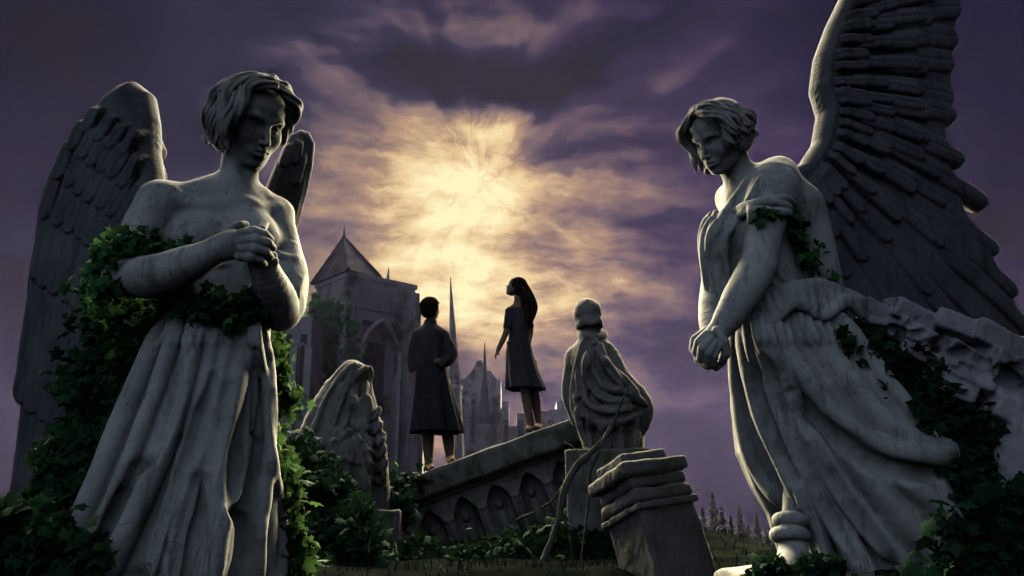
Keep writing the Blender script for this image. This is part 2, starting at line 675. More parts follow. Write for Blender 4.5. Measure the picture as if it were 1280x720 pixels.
# ------------------------------------------------------------------ sky, sun, camera
GLOW = ray(606, 228)
GLOW = GLOW / np.linalg.norm(GLOW)
GR = np.cross(GLOW, (0, 0, 1.0))
GR /= np.linalg.norm(GR)
GU = np.cross(GR, GLOW)
SUN_EL = math.asin(GLOW[2])
SUN_AZ = math.atan2(GLOW[0], GLOW[1])          # from +Y towards +X


def build_world():
    w = bpy.data.worlds.new('World')
    SC.world = w
    w.use_nodes = True
    nt = w.node_tree
    X.nt = nt
    for n in list(nt.nodes):
        nt.nodes.remove(n)
    tc = nt.nodes.new('ShaderNodeTexCoord')
    v = X(tc.outputs['Generated'])
    a, b, c = xdot(v, GR), xdot(v, GU), xdot(v, GLOW)
    # warped coordinates so that cloud edges are ragged
    def warp(sc, seed):
        wn = nt.nodes.new('ShaderNodeVectorMath')
        wn.operation = 'SUBTRACT'
        X.put(wn.inputs[0], xnoise(xmap(v, (1, 1, 1), (seed, 0, 0)), sc, 5, 0.62, col=True))
        wn.inputs[1].default_value = (0.5, 0.5, 0.5)
        return xdot(X(wn.outputs[0]), (1, 0, 0)), xdot(X(wn.outputs[0]), (0, 1, 0))
    w1x, w1y = warp(4.0, 0.0)
    w2x, w2y = warp(13.0, 5.0)
    aw, bw = a + w1x * 0.10 + w2x * 0.05, b + w1y * 0.08 + w2y * 0.045
    r = xsqrt(aw * aw + bw * bw + 0.0006)
    # wisps that run out of the bright gap
    lr = X.math('LOGARITHM', r + 0.03, 2.718)
    streak = xnoise(xvec(aw / r * 1.5, bw / r * 1.5, lr * 0.50), 2.4, 7, 0.60, 0.1)
    # layered banks, flattened, and smaller torn scud in front of them
    bank = xnoise(xmap(xvec(aw * 0.5 + a * 0.5, b * 0.6 + bw * 0.4, c), (1.0, 3.1, 1.0), (3.1, 0.4, 1.7)), 5.5, 9, 0.62, 0.15)
    fine = xnoise(xmap(xvec(a, b, c), (1.0, 2.0, 1.0), (7.1, 2.4, 0.3)), 15, 6, 0.62, 0.6)
    lowb = xstep(b, 0.02, -0.10)
    dens = (streak - 0.5) * (1.25 - lowb * 0.85) + (bank - 0.5) * (1.45 + lowb * 0.75) + (fine - 0.5) * 0.45

    def lobe_(ca, cb, sa, sb, A_=None, B_=None):
        p, q = ((A_ or aw) - ca) * (1 / sa), ((B_ or bw) - cb) * (1 / sb)
        return xexp((p * p + q * q) * (-1.0))
    env = (lobe_(-0.015, -0.045, 0.18, 0.17) * 0.53 + lobe_(0.0, -0.005, 0.09, 0.09) * 0.27 + lobe_(0.035, -0.115, 0.15, 0.07) * 0.26 + lobe_(-0.03, -0.28, 0.20, 0.12, a, b) * 0.15  # last lobe: low mist put into the sky colour
           + 0.165 - xstep(r, 0.26, 0.60) * 0.10)
    # the heavy bank that caps the gap, curved up at both ends, with lit rims below it
    arch = aw * aw * 2.2
    cap = lobe_(0.0, 0.103, 0.165, 0.036, None, bw - arch)
    rim = lobe_(0.0, 0.052, 0.15, 0.014, None, bw - X.math('ABSOLUTE', aw) * 0.36)
    veil = lobe_(0.0, 0.165, 0.20, 0.035, None, bw - arch * 0.4)
    t = env + dens * (env * 0.95 + 0.30 - lobe_(0.0, -0.01, 0.11, 0.08) * 0.62) - cap * 0.42 + rim * 0.12 + veil * 0.10
    t = X.math('MULTIPLY', t, 1.0, clamp=True)
    lin = lambda q: tuple(((k_ / 255 + 0.055) / 1.055) ** 2.4 for k_ in q)
    side = xstep(a, -0.30, 0.40)
    cl = xramp(t, [(0.0, lin((2, 4, 20))), (0.13, lin((11, 14, 42))), (0.28, lin((46, 42, 68))), (0.45, lin((112, 94, 98))), (0.62, lin((170, 138, 112))), (0.80, lin((230, 200, 146))), (0.99, (0.99, 0.87, 0.50))])
    cr_ = xramp(t, [(0.0, lin((3, 2, 24))), (0.13, lin((14, 10, 46))), (0.28, lin((50, 36, 72))), (0.45, lin((114, 90, 98))), (0.62, lin((172, 138, 112))), (0.80, lin((231, 200, 146))), (0.99, (0.99, 0.87, 0.50))])
    col = xmix(side, cl, cr_)
    # sky behind the viewer: bright lobe added as front fill, peak upper left
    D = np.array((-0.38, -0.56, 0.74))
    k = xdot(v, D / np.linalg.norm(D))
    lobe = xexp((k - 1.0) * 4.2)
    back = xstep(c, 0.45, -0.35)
    fill_tint = xmix(xstep(bank, 0.38, 0.62), (0.46, 0.58, 0.82), (0.80, 0.95, 1.18))
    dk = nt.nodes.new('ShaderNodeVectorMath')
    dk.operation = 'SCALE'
    X.put(dk.inputs[0], fill_tint)
    X.put(dk.inputs['Scale'], lobe * BACK_FILL + 0.015)
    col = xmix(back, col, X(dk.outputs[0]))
    bg = nt.nodes.new('ShaderNodeBackground')
    X.put(bg.inputs['Color'], col)
    bg.inputs['Strength'].default_value = 1.0 / 13.0
    sky = nt.nodes.new('ShaderNodeTexSky')
    sky.sky_type = 'NISHITA'
    sky.sun_disc = False
    sky.sun_elevation = SUN_EL
    sky.sun_rotation = SUN_AZ
    sky.dust_density = 3.0
    bs = nt.nodes.new('ShaderNodeBackground')
    X.put(bs.inputs['Color'], sky.outputs[0])
    bs.inputs['Strength'].default_value = 0.05
    mx = nt.nodes.new('ShaderNodeMixShader')
    mx.inputs[0].default_value = 0.9994           # cloud cover hides nearly all of the clear sky
    nt.links.new(bs.outputs[0], mx.inputs[1])
    nt.links.new(bg.outputs[0], mx.inputs[2])
    out = nt.nodes.new('ShaderNodeOutputWorld')
    nt.links.new(mx.outputs[0], out.inputs['Surface'])


BACK_FILL = 0.88
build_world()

L = bpy.data.lights.new('sun', 'SUN')
L.energy = 5.0
L.angle = R(76)                      # the sun is spread by the thin cloud in front of it
L.color = (1.0, 0.86, 0.58)
lo = bpy.data.objects.new('sun', L)
COL.objects.link(lo)
lo.rotation_euler = Vector(tuple(-GLOW)).to_track_quat('-Z', 'Y').to_euler()
lo.location = (0, 40, 30)

cam = bpy.data.cameras.new('camera')
cam.sensor_width = 36.0
cam.lens = 36.0 * FPX / 1280.0
cam.clip_end = 2000
cam.clip_start = 0.05
co_ = bpy.data.objects.new('camera', cam)
COL.objects.link(co_)
co_.location = tuple(EYE)
co_.rotation_euler = (math.pi / 2 + PITCH, 0, 0)
SC.camera = co_
SC.view_settings.view_transform = 'Standard'
SC.view_settings.look = 'None'
SC.view_settings.gamma = 1.0
SC.view_settings.exposure = 3.7
SC.view_settings.use_curve_mapping = False
SC.cycles.max_bounces = 6
SC.cycles.diffuse_bounces = 0
SC.cycles.volume_bounces = 1
SC.cycles.use_denoising = True
SC.cycles.sample_clamp_indirect = 4.0
# ------------------------------------------------------------------ carved heads, hair and hands
class Frame:
    """local axes of a head: x to the viewer's right, y out of the face, z up"""

    def __init__(s, c, H, yaw=0, pitch=0, roll=0):
        s.c = np.array(c, float)
        s.H = H
        w = EYE - s.c
        w /= np.linalg.norm(w)
        xr = np.cross((0, 0, 1.0), w)
        xr /= np.linalg.norm(xr)
        up = np.cross(w, xr)
        cy, sy, cp, sp = math.cos(R(yaw)), math.sin(R(yaw)), math.cos(R(pitch)), math.sin(R(pitch))
        f = cp * (cy * w + sy * xr) - sp * up
        x = cy * xr - sy * w
        u = np.cross(f, x)
        cr, sr = math.cos(R(roll)), math.sin(R(roll))
        x2 = cr * x - sr * u
        u2 = sr * x + cr * u
        s.M = np.stack([x2, f, u2], 1)

    def __call__(s, *p):
        return s.c + s.M @ (np.array(p, float) * s.H)


def carve_head(v, F, k=1.0, eyes=True):
    H = F.H
    E = lambda c, r, kk=.05, mode='u', M=None: v.ell(F(*c), np.array(r) * H, F.M if M is None else F.M @ M, kk * H, mode)
    C = lambda pts, r, kk=.03, n=None, mode='u': v.chain([F(*p) for p in pts], np.array(r) * H, kk * H, n, mode)
    E((0, -.07, .12), (.315, .40, .375))
    E((0, .13, -.10), (.262, .25, .35), .10)
    E((0, .19, .17), (.245, .19, .21), .08)
    E((0, .14, -.31), (.165, .195, .150), .10)
    for s in (-1, 1):
        C([(s * .25, -.05, -.12), (s * .20, .07, -.30), (s * .07, .24, -.42)], [.06, .06, .055], .08, 8)
        E((s * .150, .238, -.135), (.100, .095, .105), .10)
    E((0, .300, -.428), (.066, .055, .052), .06)
    # sockets, lids, brow
    for s in (-1, 1):
        E((s * .130, .400, -.002), (.086, .098, .052), .055, 's')
        E((s * .128, .256, -.016), (.080, .076, .070), .014)
        if eyes:
            C([(s * .062, .318, -.028), (s * .095, .338, -.048), (s * .135, .338, -.053), (s * .190, .288, -.036)], [.009, .016, .016, .009], .008, 10)
            C([(s * .066, .325, .018), (s * .125, .345, .034), (s * .188, .296, .012)], [.006, .009, .005], .012, 10, 's')
            C([(s * .07, .318, -.072), (s * .125, .322, -.092), (s * .18, .28, -.075)], [.008, .011, .007], .02, 8, 's')
        C([(s * .045, .372, .040), (s * .10, .378, .078), (s * .17, .345, .088), (s * .235, .265, .050)], [.013, .018, .016, .010], .06, 10)
    # nose
    C([(0, .352, .075), (0, .392, -.03), (0, .440, -.125), (0, .468, -.175)], [.024, .023, .028, .030], .045, 12)
    E((0, .452, -.178), (.033, .036, .029), .03)
    for s in (-1, 1):
        E((s * .038, .404, -.184), (.024, .036, .023), .022)
        E((s * .018, .428, -.212), (.011, .018, .010), .012, 's')
    # mouth
    E((0, .312, -.288), (.120, .092, .082), .06)
    C([(-.098, .330, -.292), (-.045, .384, -.272), (-.014, .400, -.264), (0, .396, -.268), (.014, .400, -.264), (.045, .384, -.272), (.098, .330, -.292)], [.008, .021, .025, .023, .025, .021, .008], .012, 18)
    C([(-.085, .332, -.305), (-.04, .378, -.320), (0, .392, -.325), (.04, .378, -.320), (.085, .332, -.305)], [.008, .026, .031, .026, .008], .012, 16)
    C([(-.102, .340, -.295), (-.05, .398, -.291), (0, .416, -.294), (.05, .398, -.291), (.102, .340, -.295)], [.006, .011, .012, .011, .006], .008, 16, 's')
    E((0, .400, -.370), (.075, .045, .022), .03, 's')
    C([(0, .425, -.225), (0, .412, -.252)], [.010, .013], .015, None, 's')
    for s in (-1, 1):          # ears
        E((s * .315, -.06, -.05), (.03, .06, .10), .02)


def carve_hair(v, F, bottom=-.30, n_lock=9, seed=1, bun=False, back=(0, 0)):
    """parted wavy hair that covers ears and nape"""
    H = F.H
    rg = np.random.default_rng(seed)
    E = lambda c, r, kk=.05, mode='u': v.ell(F(*c), np.array(r) * H, F.M, kk * H, mode)
    E((0, -.10, .15), (.355, .425, .385))
    E((0, -.28, -.05), (.30, .25, .33), .08)
    for s in (-1, 1):
        E((s * .27, -.10, -.06), (.13, .26, .26), .08)
    if bun:
        E((0, -.50, .02), (.17, .15, .16), .06)
    # the face stays free
    E((0, .36, -.15), (.248, .42, .50), .03, 's')
    E((0, .12, -.62), (.26, .36, .26), .05, 's')
    # locks: each leaves the parting, sweeps round the brow and waves down behind the cheek
    bots = bottom if isinstance(bottom, tuple) else (bottom, bottom)
    for s in (-1, 1):
        bot = bots[0] if s < 0 else bots[1]
        for i in range(n_lock):
            u = i / (n_lock - 1)
            y0 = .335 - .68 * u
            z0 = .45 + .075 * math.sin(math.pi * min(1, u * 1.25)) - .10 * u * u
            ph = rg.uniform(0, 6.28)
            drop = bot + .06 * rg.uniform(-1, 1) + .05 * u
            pts, rad = [], []
            m = 11
            for j in range(m):
                t = j / (m - 1)
                ang = R(4 + 94 * min(1, t * 1.6))
                wob = math.sin(ph + t * 11)
                x = s * (.352 + .032 * wob + .02 * math.sin(t * 3.1)) * math.sin(ang)
                z = .10 + (z0 - .10) * math.cos(ang)
                if t >= .60:
                    z = .06 + (drop - .06) * ((t - .60) / .40)
                y = y0 * (1 - .18 * math.sin(ang)) - .10 * max(0, t - .45) * (1 - u) + .042 * math.cos(ph + t * 11)
                y -= back[0 if s < 0 else 1] * max(0, t - .3)
                if i == 0 and s < 0:
                    y += .05 * math.sin(ang) * (1 if t > .5 else t * 2)
                pts.append((x, y, z + .012 * wob * (1 if t < .6 else 0)))
                rad.append((.050 + .018 * math.sin(t * 3.14)) * (1 - .55 * max(0, (t - .82) / .18)))
            q = spline(np.hstack([np.array(pts), np.array(rad)[:, None]]), 34)
            v.chain([F(*p[:3]) for p in q], q[:, 3] * .72 * H, .006 * H)
            # three strands twisted round it
            tg = np.gradient(q[:, :3], axis=0)
            tg /= np.linalg.norm(tg, axis=1)[:, None]
            out = q[:, :3] - np.array((0, -.05, .05))
            nn = out - (out * tg).sum(1)[:, None] * tg
            nn /= np.linalg.norm(nn, axis=1)[:, None]
            bb = np.cross(tg, nn)
            for e in range(4):
                th = e * 1.571 + ph + np.linspace(0, 5.0, len(q))
                w = q[:, :3] + (nn * np.cos(th)[:, None] + bb * np.sin(th)[:, None]) * (q[:, 3] * .62)[:, None]
                v.chain([F(*p) for p in w], q[:, 3] * .42 * H, .002 * H)
        # curls at the ends
        for i in range(7):
            u = i / 6
            c0 = np.array((s * (.315 - .06 * u), .10 - .50 * u - back[0 if s < 0 else 1] * .5, bot + .04 + .05 * rg.uniform(-1, 1)))
            v.ell(F(*c0), np.array((.07, .07, .06)) * H, F.M, .015 * H)
            ph = rg.uniform(0, 6)
            a = [F(*(c0 + np.array((s * (.025 + .03 * math.cos(t + ph)), .048 * math.sin(t + ph), .03 - .014 * t)))) for t in np.linspace(0, 6.5, 12)]
            v.chain(a, np.linspace(.028, .014, 12) * H, .008 * H)


def carve_fingers(v, rows, k=.003, pad=0.0):
    """rows: lists of (px,py,Y,radius) - one list per finger or thumb"""
    for row in rows:
        pts = [P(r[0], r[1], r[2]) for r in row]
        v.chain(pts, [r[3] for r in row], k)
# ------------------------------------------------------------------ carved wings
def carve_wing(name, parent, mat, origin, yaw, outline, feathers, edge, T=.035, Tl=.05, wl=.07, rw=.05, h=.0055, camber=0.0, relief=.016, seed=0):
    """outline, edge: points of the frame laid on a plane through origin turned by yaw; feathers: (x0,y0,x1,y1,width,level)"""
    o = np.array(origin, float)
    u = np.array((math.cos(R(yaw)), math.sin(R(yaw)), 0.0))
    n = np.array((-math.sin(R(yaw)), math.cos(R(yaw)), 0.0))
    px2m = o[1] / FPX / math.cos(PITCH)

    def uw(px, py):
        d = ray(px, py)
        p = EYE + d * (((o - EYE) @ n) / (d @ n)) - o
        return (p @ u, p[2])
    poly = np.array([uw(*p) for p in outline])
    led = np.array([uw(*p) for p in edge])
    lo, hi = poly.min(0) - .12, poly.max(0) + .12
    us = np.arange(lo[0], hi[0], h)
    ws = np.arange(lo[1], hi[1], h)
    U, W = np.meshgrid(us, ws, indexing='ij')
    sd = poly_sd(U, W, poly)
    rel = np.zeros(U.shape)
    dl = np.full(U.shape, 9.0)
    for i in range(len(led) - 1):
        a, b = led[i], led[i + 1]
        e = b - a
        t = np.clip(((U - a[0]) * e[0] + (W - a[1]) * e[1]) / (e @ e), 0, 1)
        dl = np.minimum(dl, np.hypot(U - a[0] - t * e[0], W - a[1] - t * e[1]))
    for (x0, y0, x1, y1, wd, lev) in feathers:
        a, b = np.array(uw(x0, y0)), np.array(uw(x1, y1))
        e = b - a
        Lh = np.linalg.norm(e) + 1e-9
        e /= Lh
        q = np.array((-e[1], e[0]))
        wm = wd * px2m
        t = ((U - a[0]) * e[0] + (W - a[1]) * e[1]) / Lh
        s = ((U - a[0]) * q[0] + (W - a[1]) * q[1]) / (wm * .5)
        s = s + .35 * t * t * (wm / Lh)
        # blade: parallel sides, rounded tip
        tt = np.clip((t - (1 - .55 * wm / Lh)) / (.55 * wm / Lh), 0, 1)
        width = np.sqrt(np.clip(1 - tt ** 2, 0, 1)) * np.clip(.7 + t * .8, 0, 1)
        m = (t > -.02) & (t < 1) & (np.abs(s) < width)
        edge_in = np.clip((width - np.abs(s)) / .22, 0, 1)
        z = lev + relief * (.25 + .85 * t) * np.sqrt(edge_in) + .30 * relief * (1 - s * s) - .006 * np.exp(-(s / .09) ** 2)
        z = z + .0007 * np.sin((np.abs(s) * 1.3 + t * Lh / wm * 2.2) * 9) * edge_in
        z = z * np.clip(t / .22, 0, 1)
        rel = np.where(m, np.maximum(rel, z), rel)
        sdf = np.where(m & (dl > .13), -(width - np.abs(s)) * wm * .5, .05)
        sd = np.minimum(sd, sdf)
    k = np.clip(1 + sd / rw, 0, 1)
    hgt = T * np.sqrt(np.clip(1 - k * k, 0, 1)) + Tl * np.exp(-(dl / wl) ** 2) * np.clip(-sd / .05, 0, 1) ** .5
    hgt = hgt + rel * np.clip(-sd / .02, 0, 1)
    top = float(hgt.max()) + 3 * h
    V = Vol((lo[0], -top, lo[1]), (us[-1], top, ws[-1]), h)
    hh = np.zeros((V.n[0], V.n[2]))
    ss = np.full((V.n[0], V.n[2]), .05)
    a, b = min(V.n[0], len(us)), min(V.n[2], len(ws))
    hh[:a, :b], ss[:a, :b] = hgt[:a, :b], sd[:a, :b]
    N = V.ax[1][None, :, None]
    V.d = np.maximum(np.abs(N) - hh[:, None, :].astype(np.float32), ss[:, None, :].astype(np.float32))
    V.rough(.004, 10, 3, seed)
    v, q = V.mesh()
    bend = camber * (v[:, 0] / .6) ** 2
    w = o + v[:, :1] * u + (v[:, 1] + bend)[:, None] * n + v[:, 2:3] * np.array((0, 0, 1.0))
    return link_mesh(name, w, q, mat, parent)


def feather_rows(edge, angles, rows, seed=0):
    """edge: leading edge from shoulder to tip; angles (t, degrees; 0 = right, 90 = down); rows: (offset, length0, length1 or two tables over t, width, count, level, t0, t1)"""
    rg = np.random.default_rng(seed)
    e = spline(edge, 60)
    out = []
    for off, l0, l1, wd, cnt, lev, t0, t1 in rows:
        for i in range(cnt):
            t = t0 + (t1 - t0) * (i + .5) / cnt
            p = e[int(t * 59)]
            a = np.interp(t, [q[0] for q in angles], [q[1] for q in angles]) + rg.uniform(-2.5, 2.5)
            d = np.array((math.cos(R(a)), math.sin(R(a))))
            ln = np.interp(t, l0, l1) * rg.uniform(.88, 1.02) if isinstance(l0, tuple) else (l0 + (l1 - l0) * (i / max(1, cnt - 1))) * rg.uniform(.95, 1.06)
            s = p[:2] + d * off
            f = s + d * ln
            out.append((s[0], s[1], f[0], f[1], wd * rg.uniform(.85, 1.14), lev + rg.uniform(0, .004)))
    return out
# ------------------------------------------------------------------ the praying angel
def build_praying_angel():
    base = P(255, 360, 3.05)
    root = thing('angel_statue', 'weathered stone angel with bowed head and hands folded on her chest, ivy round her waist', 'statue', (base[0], 3.05, 0.12))
    F = Frame(P(315, 151, 3.01), .335, yaw=27, pitch=6, roll=7)
    A = lambda px, py, Y: P(px, py, Y)
    h = .0032
    lo = np.minimum(A(110, 430, 2.55), A(110, 430, 3.3)) - .02
    hi = np.maximum(A(385, 80, 3.45), A(385, 80, 2.7)) + .02
    v = Vol((lo[0], 2.52, lo[2]), (hi[0], 3.36, hi[2]), h)
    # torso
    T = rot(yaw=-16)
    v.ell(A(276, 296, 3.06), (.195, .135, .20), T, .05)
    v.chain([A(274, 330, 3.07), A(272, 410, 3.07)], [.150, .150], .06)
    v.chain([A(212, 256, 3.00), A(290, 245, 3.06), A(345, 268, 3.13)], [.066, .075, .062], .07, 10)
    v.ell(A(244, 300, 2.955), (.096, .085, .092), T, .05)
    v.ell(A(319, 304, 3.0), (.085, .080, .088), T, .08)
    # neck with the cords and the collar bones
    v.chain([A(286, 250, 3.06), A(296, 218, 3.06), A(303, 180, 3.06)], [.090, .064, .070], .04, 8)
    v.chain([F(-.17, -.02, -.30), A(296, 245, 2.985)], [.016, .016], .03)
    v.chain([F(.20, -.02, -.28), A(304, 250, 2.99)], [.018, .018], .03)
    v.chain([A(224, 250, 2.94), A(258, 258, 2.94), A(294, 252, 2.965)], [.016, .017, .016], .035, 8)
    v.chain([A(308, 254, 2.975), A(326, 262, 3.01), A(345, 262, 3.07)], [.014, .016, .014], .03, 8)
    carve_head(v, F)
    # her right arm, across the chest
    v.chain([A(200, 254, 2.97), A(178, 295, 2.92), A(156, 342, 2.84)], [.084, .080, .066], .045, 12)
    v.chain([A(154, 346, 2.83), A(195, 345, 2.765), A(235, 330, 2.715), A(272, 313, 2.69)], [.064, .072, .060, .042], .02, 14)
    # her left arm, elbow down, forearm rising under the other hand
    v.chain([A(343, 272, 3.12), A(356, 325, 3.08), A(357, 382, 3.00)], [.068, .066, .066], .035, 12)
    v.chain([A(352, 392, 2.97), A(346, 372, 2.90), A(334, 345, 2.80), A(325, 322, 2.74)], [.064, .066, .054, .040], .02, 14)
    # left hand, mostly behind the right one
    v.ell(A(322, 312, 2.745), (.042, .032, .048), None, .02)
    carve_fingers(v, [[(333, 322, 2.735, .0165), (343, 327, 2.75, .016), (341, 337, 2.775, .0145)],
                      [(332, 316, 2.745, .0165), (341, 320, 2.765, .015), (340, 329, 2.795, .0135)],
                      [(328, 306, 2.755, .015), (336, 308, 2.78, .014), (337, 316, 2.81, .013)],
                      [(320, 297, 2.735, .017), (327, 287, 2.755, .016), (331, 280, 2.785, .014)]])
    # right hand laid over it: back of the hand, four bent fingers, thumb up the chest
    v.ell(A(291, 306, 2.685), (.052, .030, .050), rot(roll=12), .025)
    v.chain([A(272, 312, 2.69), A(290, 304, 2.68)], [.040, .036], .02)
    carve_fingers(v, [[(300, 294, 2.672, .0185), (318, 290, 2.664, .0180), (331, 293, 2.678, .0160), (338, 299, 2.700, .0135)],
                      [(302, 302, 2.665, .0190), (321, 300, 2.656, .0182), (335, 304, 2.672, .0160), (341, 310, 2.696, .0135)],
                      [(302, 311, 2.668, .0185), (320, 311, 2.658, .0175), (333, 315, 2.674, .0155), (338, 321, 2.698, .0132)],
                      [(300, 320, 2.675, .0170), (315, 321, 2.666, .0158), (326, 325, 2.682, .0140), (330, 330, 2.704, .0122)],
                      [(280, 299, 2.70, .0200), (290, 288, 2.700, .0185), (300, 282, 2.715, .0165), (307, 281, 2.735, .0135)]], .003)
    for q in ((316, 291, 2.665), (319, 300, 2.657), (318, 311, 2.659), (313, 321, 2.667)):
        v.ell(A(*q), .0205, None, .004)
    v.rough(.0035, 14, 3, 1)
    part('body', v, M_MARBLE, root)

    # hair
    hv = Vol(F.c - .30, F.c + .30, .0028)
    carve_hair(hv, F, bottom=(-.36, -.22), n_lock=8, seed=4, back=(0, .28))
    hv.rough(.002, 40, 2, 3)
    part('hair', hv, M_HAIR, root)

    # gown: bodice, skirt with long folds
    glo, ghi = A(50, 760, 3.0), A(370, 280, 3.0)
    g = Vol((glo[0] - .05, 2.55, glo[2]), (ghi[0] + .12, 3.50, ghi[2] + .02), .0046)
    zs = lambda py: P(0, py, 3.0)[2]
    rows = []
    for py, xl, xr, dp in ((300, 206, 352, .165), (335, 214, 346, .155), (385, 212, 332, .165), (410, 206, 334, .19), (450, 186, 337, .23),
                           (520, 152, 341, .28), (600, 116, 343, .32), (680, 84, 344, .35), (760, 52, 345, .38)):
        a, b = P(xl, py, 3.05), P(xr, py, 3.05)
        rows.append((zs(py), (a[0] + b[0]) / 2, 3.07, (b[0] - a[0]) / 2, dp))

    def wave(th, Z):
        g0 = np.clip((zs(395) - Z) / .9, 0, 1)
        return g0 * (.035 * np.sin(9 * th + 2.0 * Z) + .025 * np.sin(17 * th - 3 * Z + 1))
    g.loft(rows, .01, 'u', wave)
    f = g.fold
    # long folds falling from the belt to the lower left
    f([(207, 402), (186, 450), (160, 510), (128, 590), (92, 680), (70, 745)], .040, .014, .80)
    f([(226, 396), (212, 440), (188, 510), (158, 590), (122, 670), (92, 745)], .030, .014, .80)
    f([(250, 392), (238, 450), (214, 530), (184, 610), (152, 680), (126, 745)], .036, .014, .80)
    f([(272, 392), (263, 450), (246, 520), (222, 600), (198, 670), (176, 745)], .026, .014, .80)
    f([(292, 395), (280, 455), (262, 530), (242, 600), (224, 670), (210, 745)], .028, .014, .80)
    f([(300, 394), (302, 430), (292, 490), (276, 540), (268, 590), (276, 640), (274, 690), (262, 745)], .038, .014, .80)
    f([(318, 396), (314, 450), (313, 510), (304, 570), (290, 620), (276, 670), (268, 745)], .026, .014, .80)
    f([(312, 392), (322, 440), (330, 500), (327, 570), (318, 640), (312, 745)], .024, .014, .80)
    f([(322, 392), (334, 450), (338, 520), (334, 590), (326, 660), (322, 745)], .024, .014, .80)
    f([(331, 470), (335, 530), (342, 590), (350, 645), (351, 690), (342, 745)], .034, .02, .60, default=3.1, r0=.35)
    g.groove([(232, 440), (205, 520), (170, 600), (140, 660), (108, 745)], .034, .02)
    g.groove([(268, 470), (240, 560), (205, 640), (180, 700), (160, 745)], .036, .02)
    g.groove([(288, 480), (262, 570), (236, 640), (215, 745)], .032, .02)
    g.groove([(320, 430), (322, 500), (316, 580), (300, 650), (292, 745)], .022, .012)
    g.groove([(300, 560), (296, 620), (298, 690), (294, 745)], .030, .015)
    # gathers at the waist
    rg = np.random.default_rng(5)
    for i in range(14):
        x = 214 + i * 8.6
        f([(x, 384), (x - 3 + rg.uniform(-2, 2), 405), (x - 8 + (x - 270) * .1, 432)], .010 + .004 * rg.random(), .012, .5)
    # bodice folds and the rolled neckline
    for pts in ([(226, 312), (240, 340), (255, 380)], [(244, 318), (256, 345), (266, 382)], [(262, 330), (272, 355), (280, 384)], [(330, 330), (318, 355), (305, 384)]):
        f(pts, .014, .02, .45)
    f([(214, 306), (236, 322), (262, 330), (285, 330)], .014, .01, .55)
    g.rough(.004, 9, 3, 2)
    part('gown', g, M_MARBLE, root)
    # the cloth that slips round her left upper arm
    s = Vol(A(325, 400, 2.9) - .05, A(395, 250, 3.3) + .05, .004)
    s.chain([A(356, 318, 3.085), A(359, 340, 3.06), A(362, 368, 3.02), A(363, 380, 3.0)], [.064, .072, .072, .058], .02, 12)
    for i, (y0, y1) in enumerate(((314, 330), (328, 342), (338, 356), (350, 366), (362, 377))):
        s.chain([A(335, y0 - 4, 3.02), A(352, (y0 + y1) / 2, 3.0), A(371, y1, 3.06), A(378, y1 - 2, 3.14)], [.012, .019, .021, .012], .012, 10)
    s.rough(.004, 20, 3, 4)
    part('sleeve', s, M_MARBLE, root)
    # plinth under her feet
    pl = Vol((base[0] - .75, 2.55, -.02), (base[0] + .65, 3.75, .34), .012)
    pl.box((base[0], 3.12, .08), (.60, .48, .09), None, .02)
    pl.box((base[0], 3.12, .20), (.52, .42, .06), None, .02)
    pl.rough(.008, 6, 3, 3)
    part('plinth', pl, M_OLD, root)
    return root, F


ANGEL_A, FRAME_A = build_praying_angel()


def praying_wings(root):
    near = [(210, 250), (203, 222), (198, 190), (197, 150), (191, 118), (173, 104), (151, 106), (128, 121), (100, 152), (71, 196), (49, 246), (37, 300),
            (31, 360), (28, 430), (24, 510), (16, 590), (4, 660), (-10, 760), (60, 770), (120, 650), (165, 520), (200, 420), (225, 330)]
    F = []
    rg = np.random.default_rng(9)

    def row(a, b, n, d0, d1, ln0, ln1, wd, lev):
        for i in range(n):
            t = i / (n - 1)
            x, y = a[0] + (b[0] - a[0]) * t + rg.uniform(-2, 2), a[1] + (b[1] - a[1]) * t + rg.uniform(-2, 2)
            g = R(d0 + (d1 - d0) * t + rg.uniform(-2, 2))
            l = ln0 + (ln1 - ln0) * t
            F.append((x, y, x + math.cos(g) * l, y + math.sin(g) * l, wd * rg.uniform(.95, 1.08), lev))
    row((62, 300), (205, 400), 7, 96, 108, 430, 360, 40, .000)
    row((58, 270), (200, 340), 7, 98, 108, 240, 230, 36, .010)
    row((68, 235), (198, 300), 8, 100, 112, 120, 130, 30, .018)
    row((84, 200), (200, 262), 8, 104, 116, 80, 84, 26, .024)
    row((100, 172), (196, 228), 7, 108, 120, 62, 66, 24, .029)
    row((118, 150), (194, 196), 6, 112, 124, 50, 54, 22, .033)
    row((134, 134), (190, 168), 4, 114, 126, 42, 44, 21, .036)
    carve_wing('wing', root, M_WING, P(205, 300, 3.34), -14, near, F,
               [(203, 240), (197, 190), (195, 150), (188, 122), (172, 110)], T=.035, Tl=.045, wl=.07, rw=.06, camber=.03, relief=.009, seed=11)
    far = [(320, 300), (328, 244), (340, 215), (352, 188), (362, 171), (375, 163), (387, 166), (394, 180), (391, 210), (383, 245), (373, 282), (362, 330), (345, 350)]
    F = []
    for i, (x, y, l, wd, lev) in enumerate(((352, 215, 120, 22, 0), (366, 205, 110, 20, 0), (380, 200, 90, 18, 0), (350, 205, 60, 20, .01), (364, 195, 56, 18, .01), (378, 190, 48, 16, .01),
                                           (362, 182, 36, 16, .017), (374, 178, 36, 15, .017))):
        F.append((x, y, x - .22 * l, y + .97 * l, wd, lev))
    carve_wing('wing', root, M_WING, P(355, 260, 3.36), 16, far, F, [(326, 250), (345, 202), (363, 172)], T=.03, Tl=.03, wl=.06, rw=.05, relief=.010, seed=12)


praying_wings(ANGEL_A)
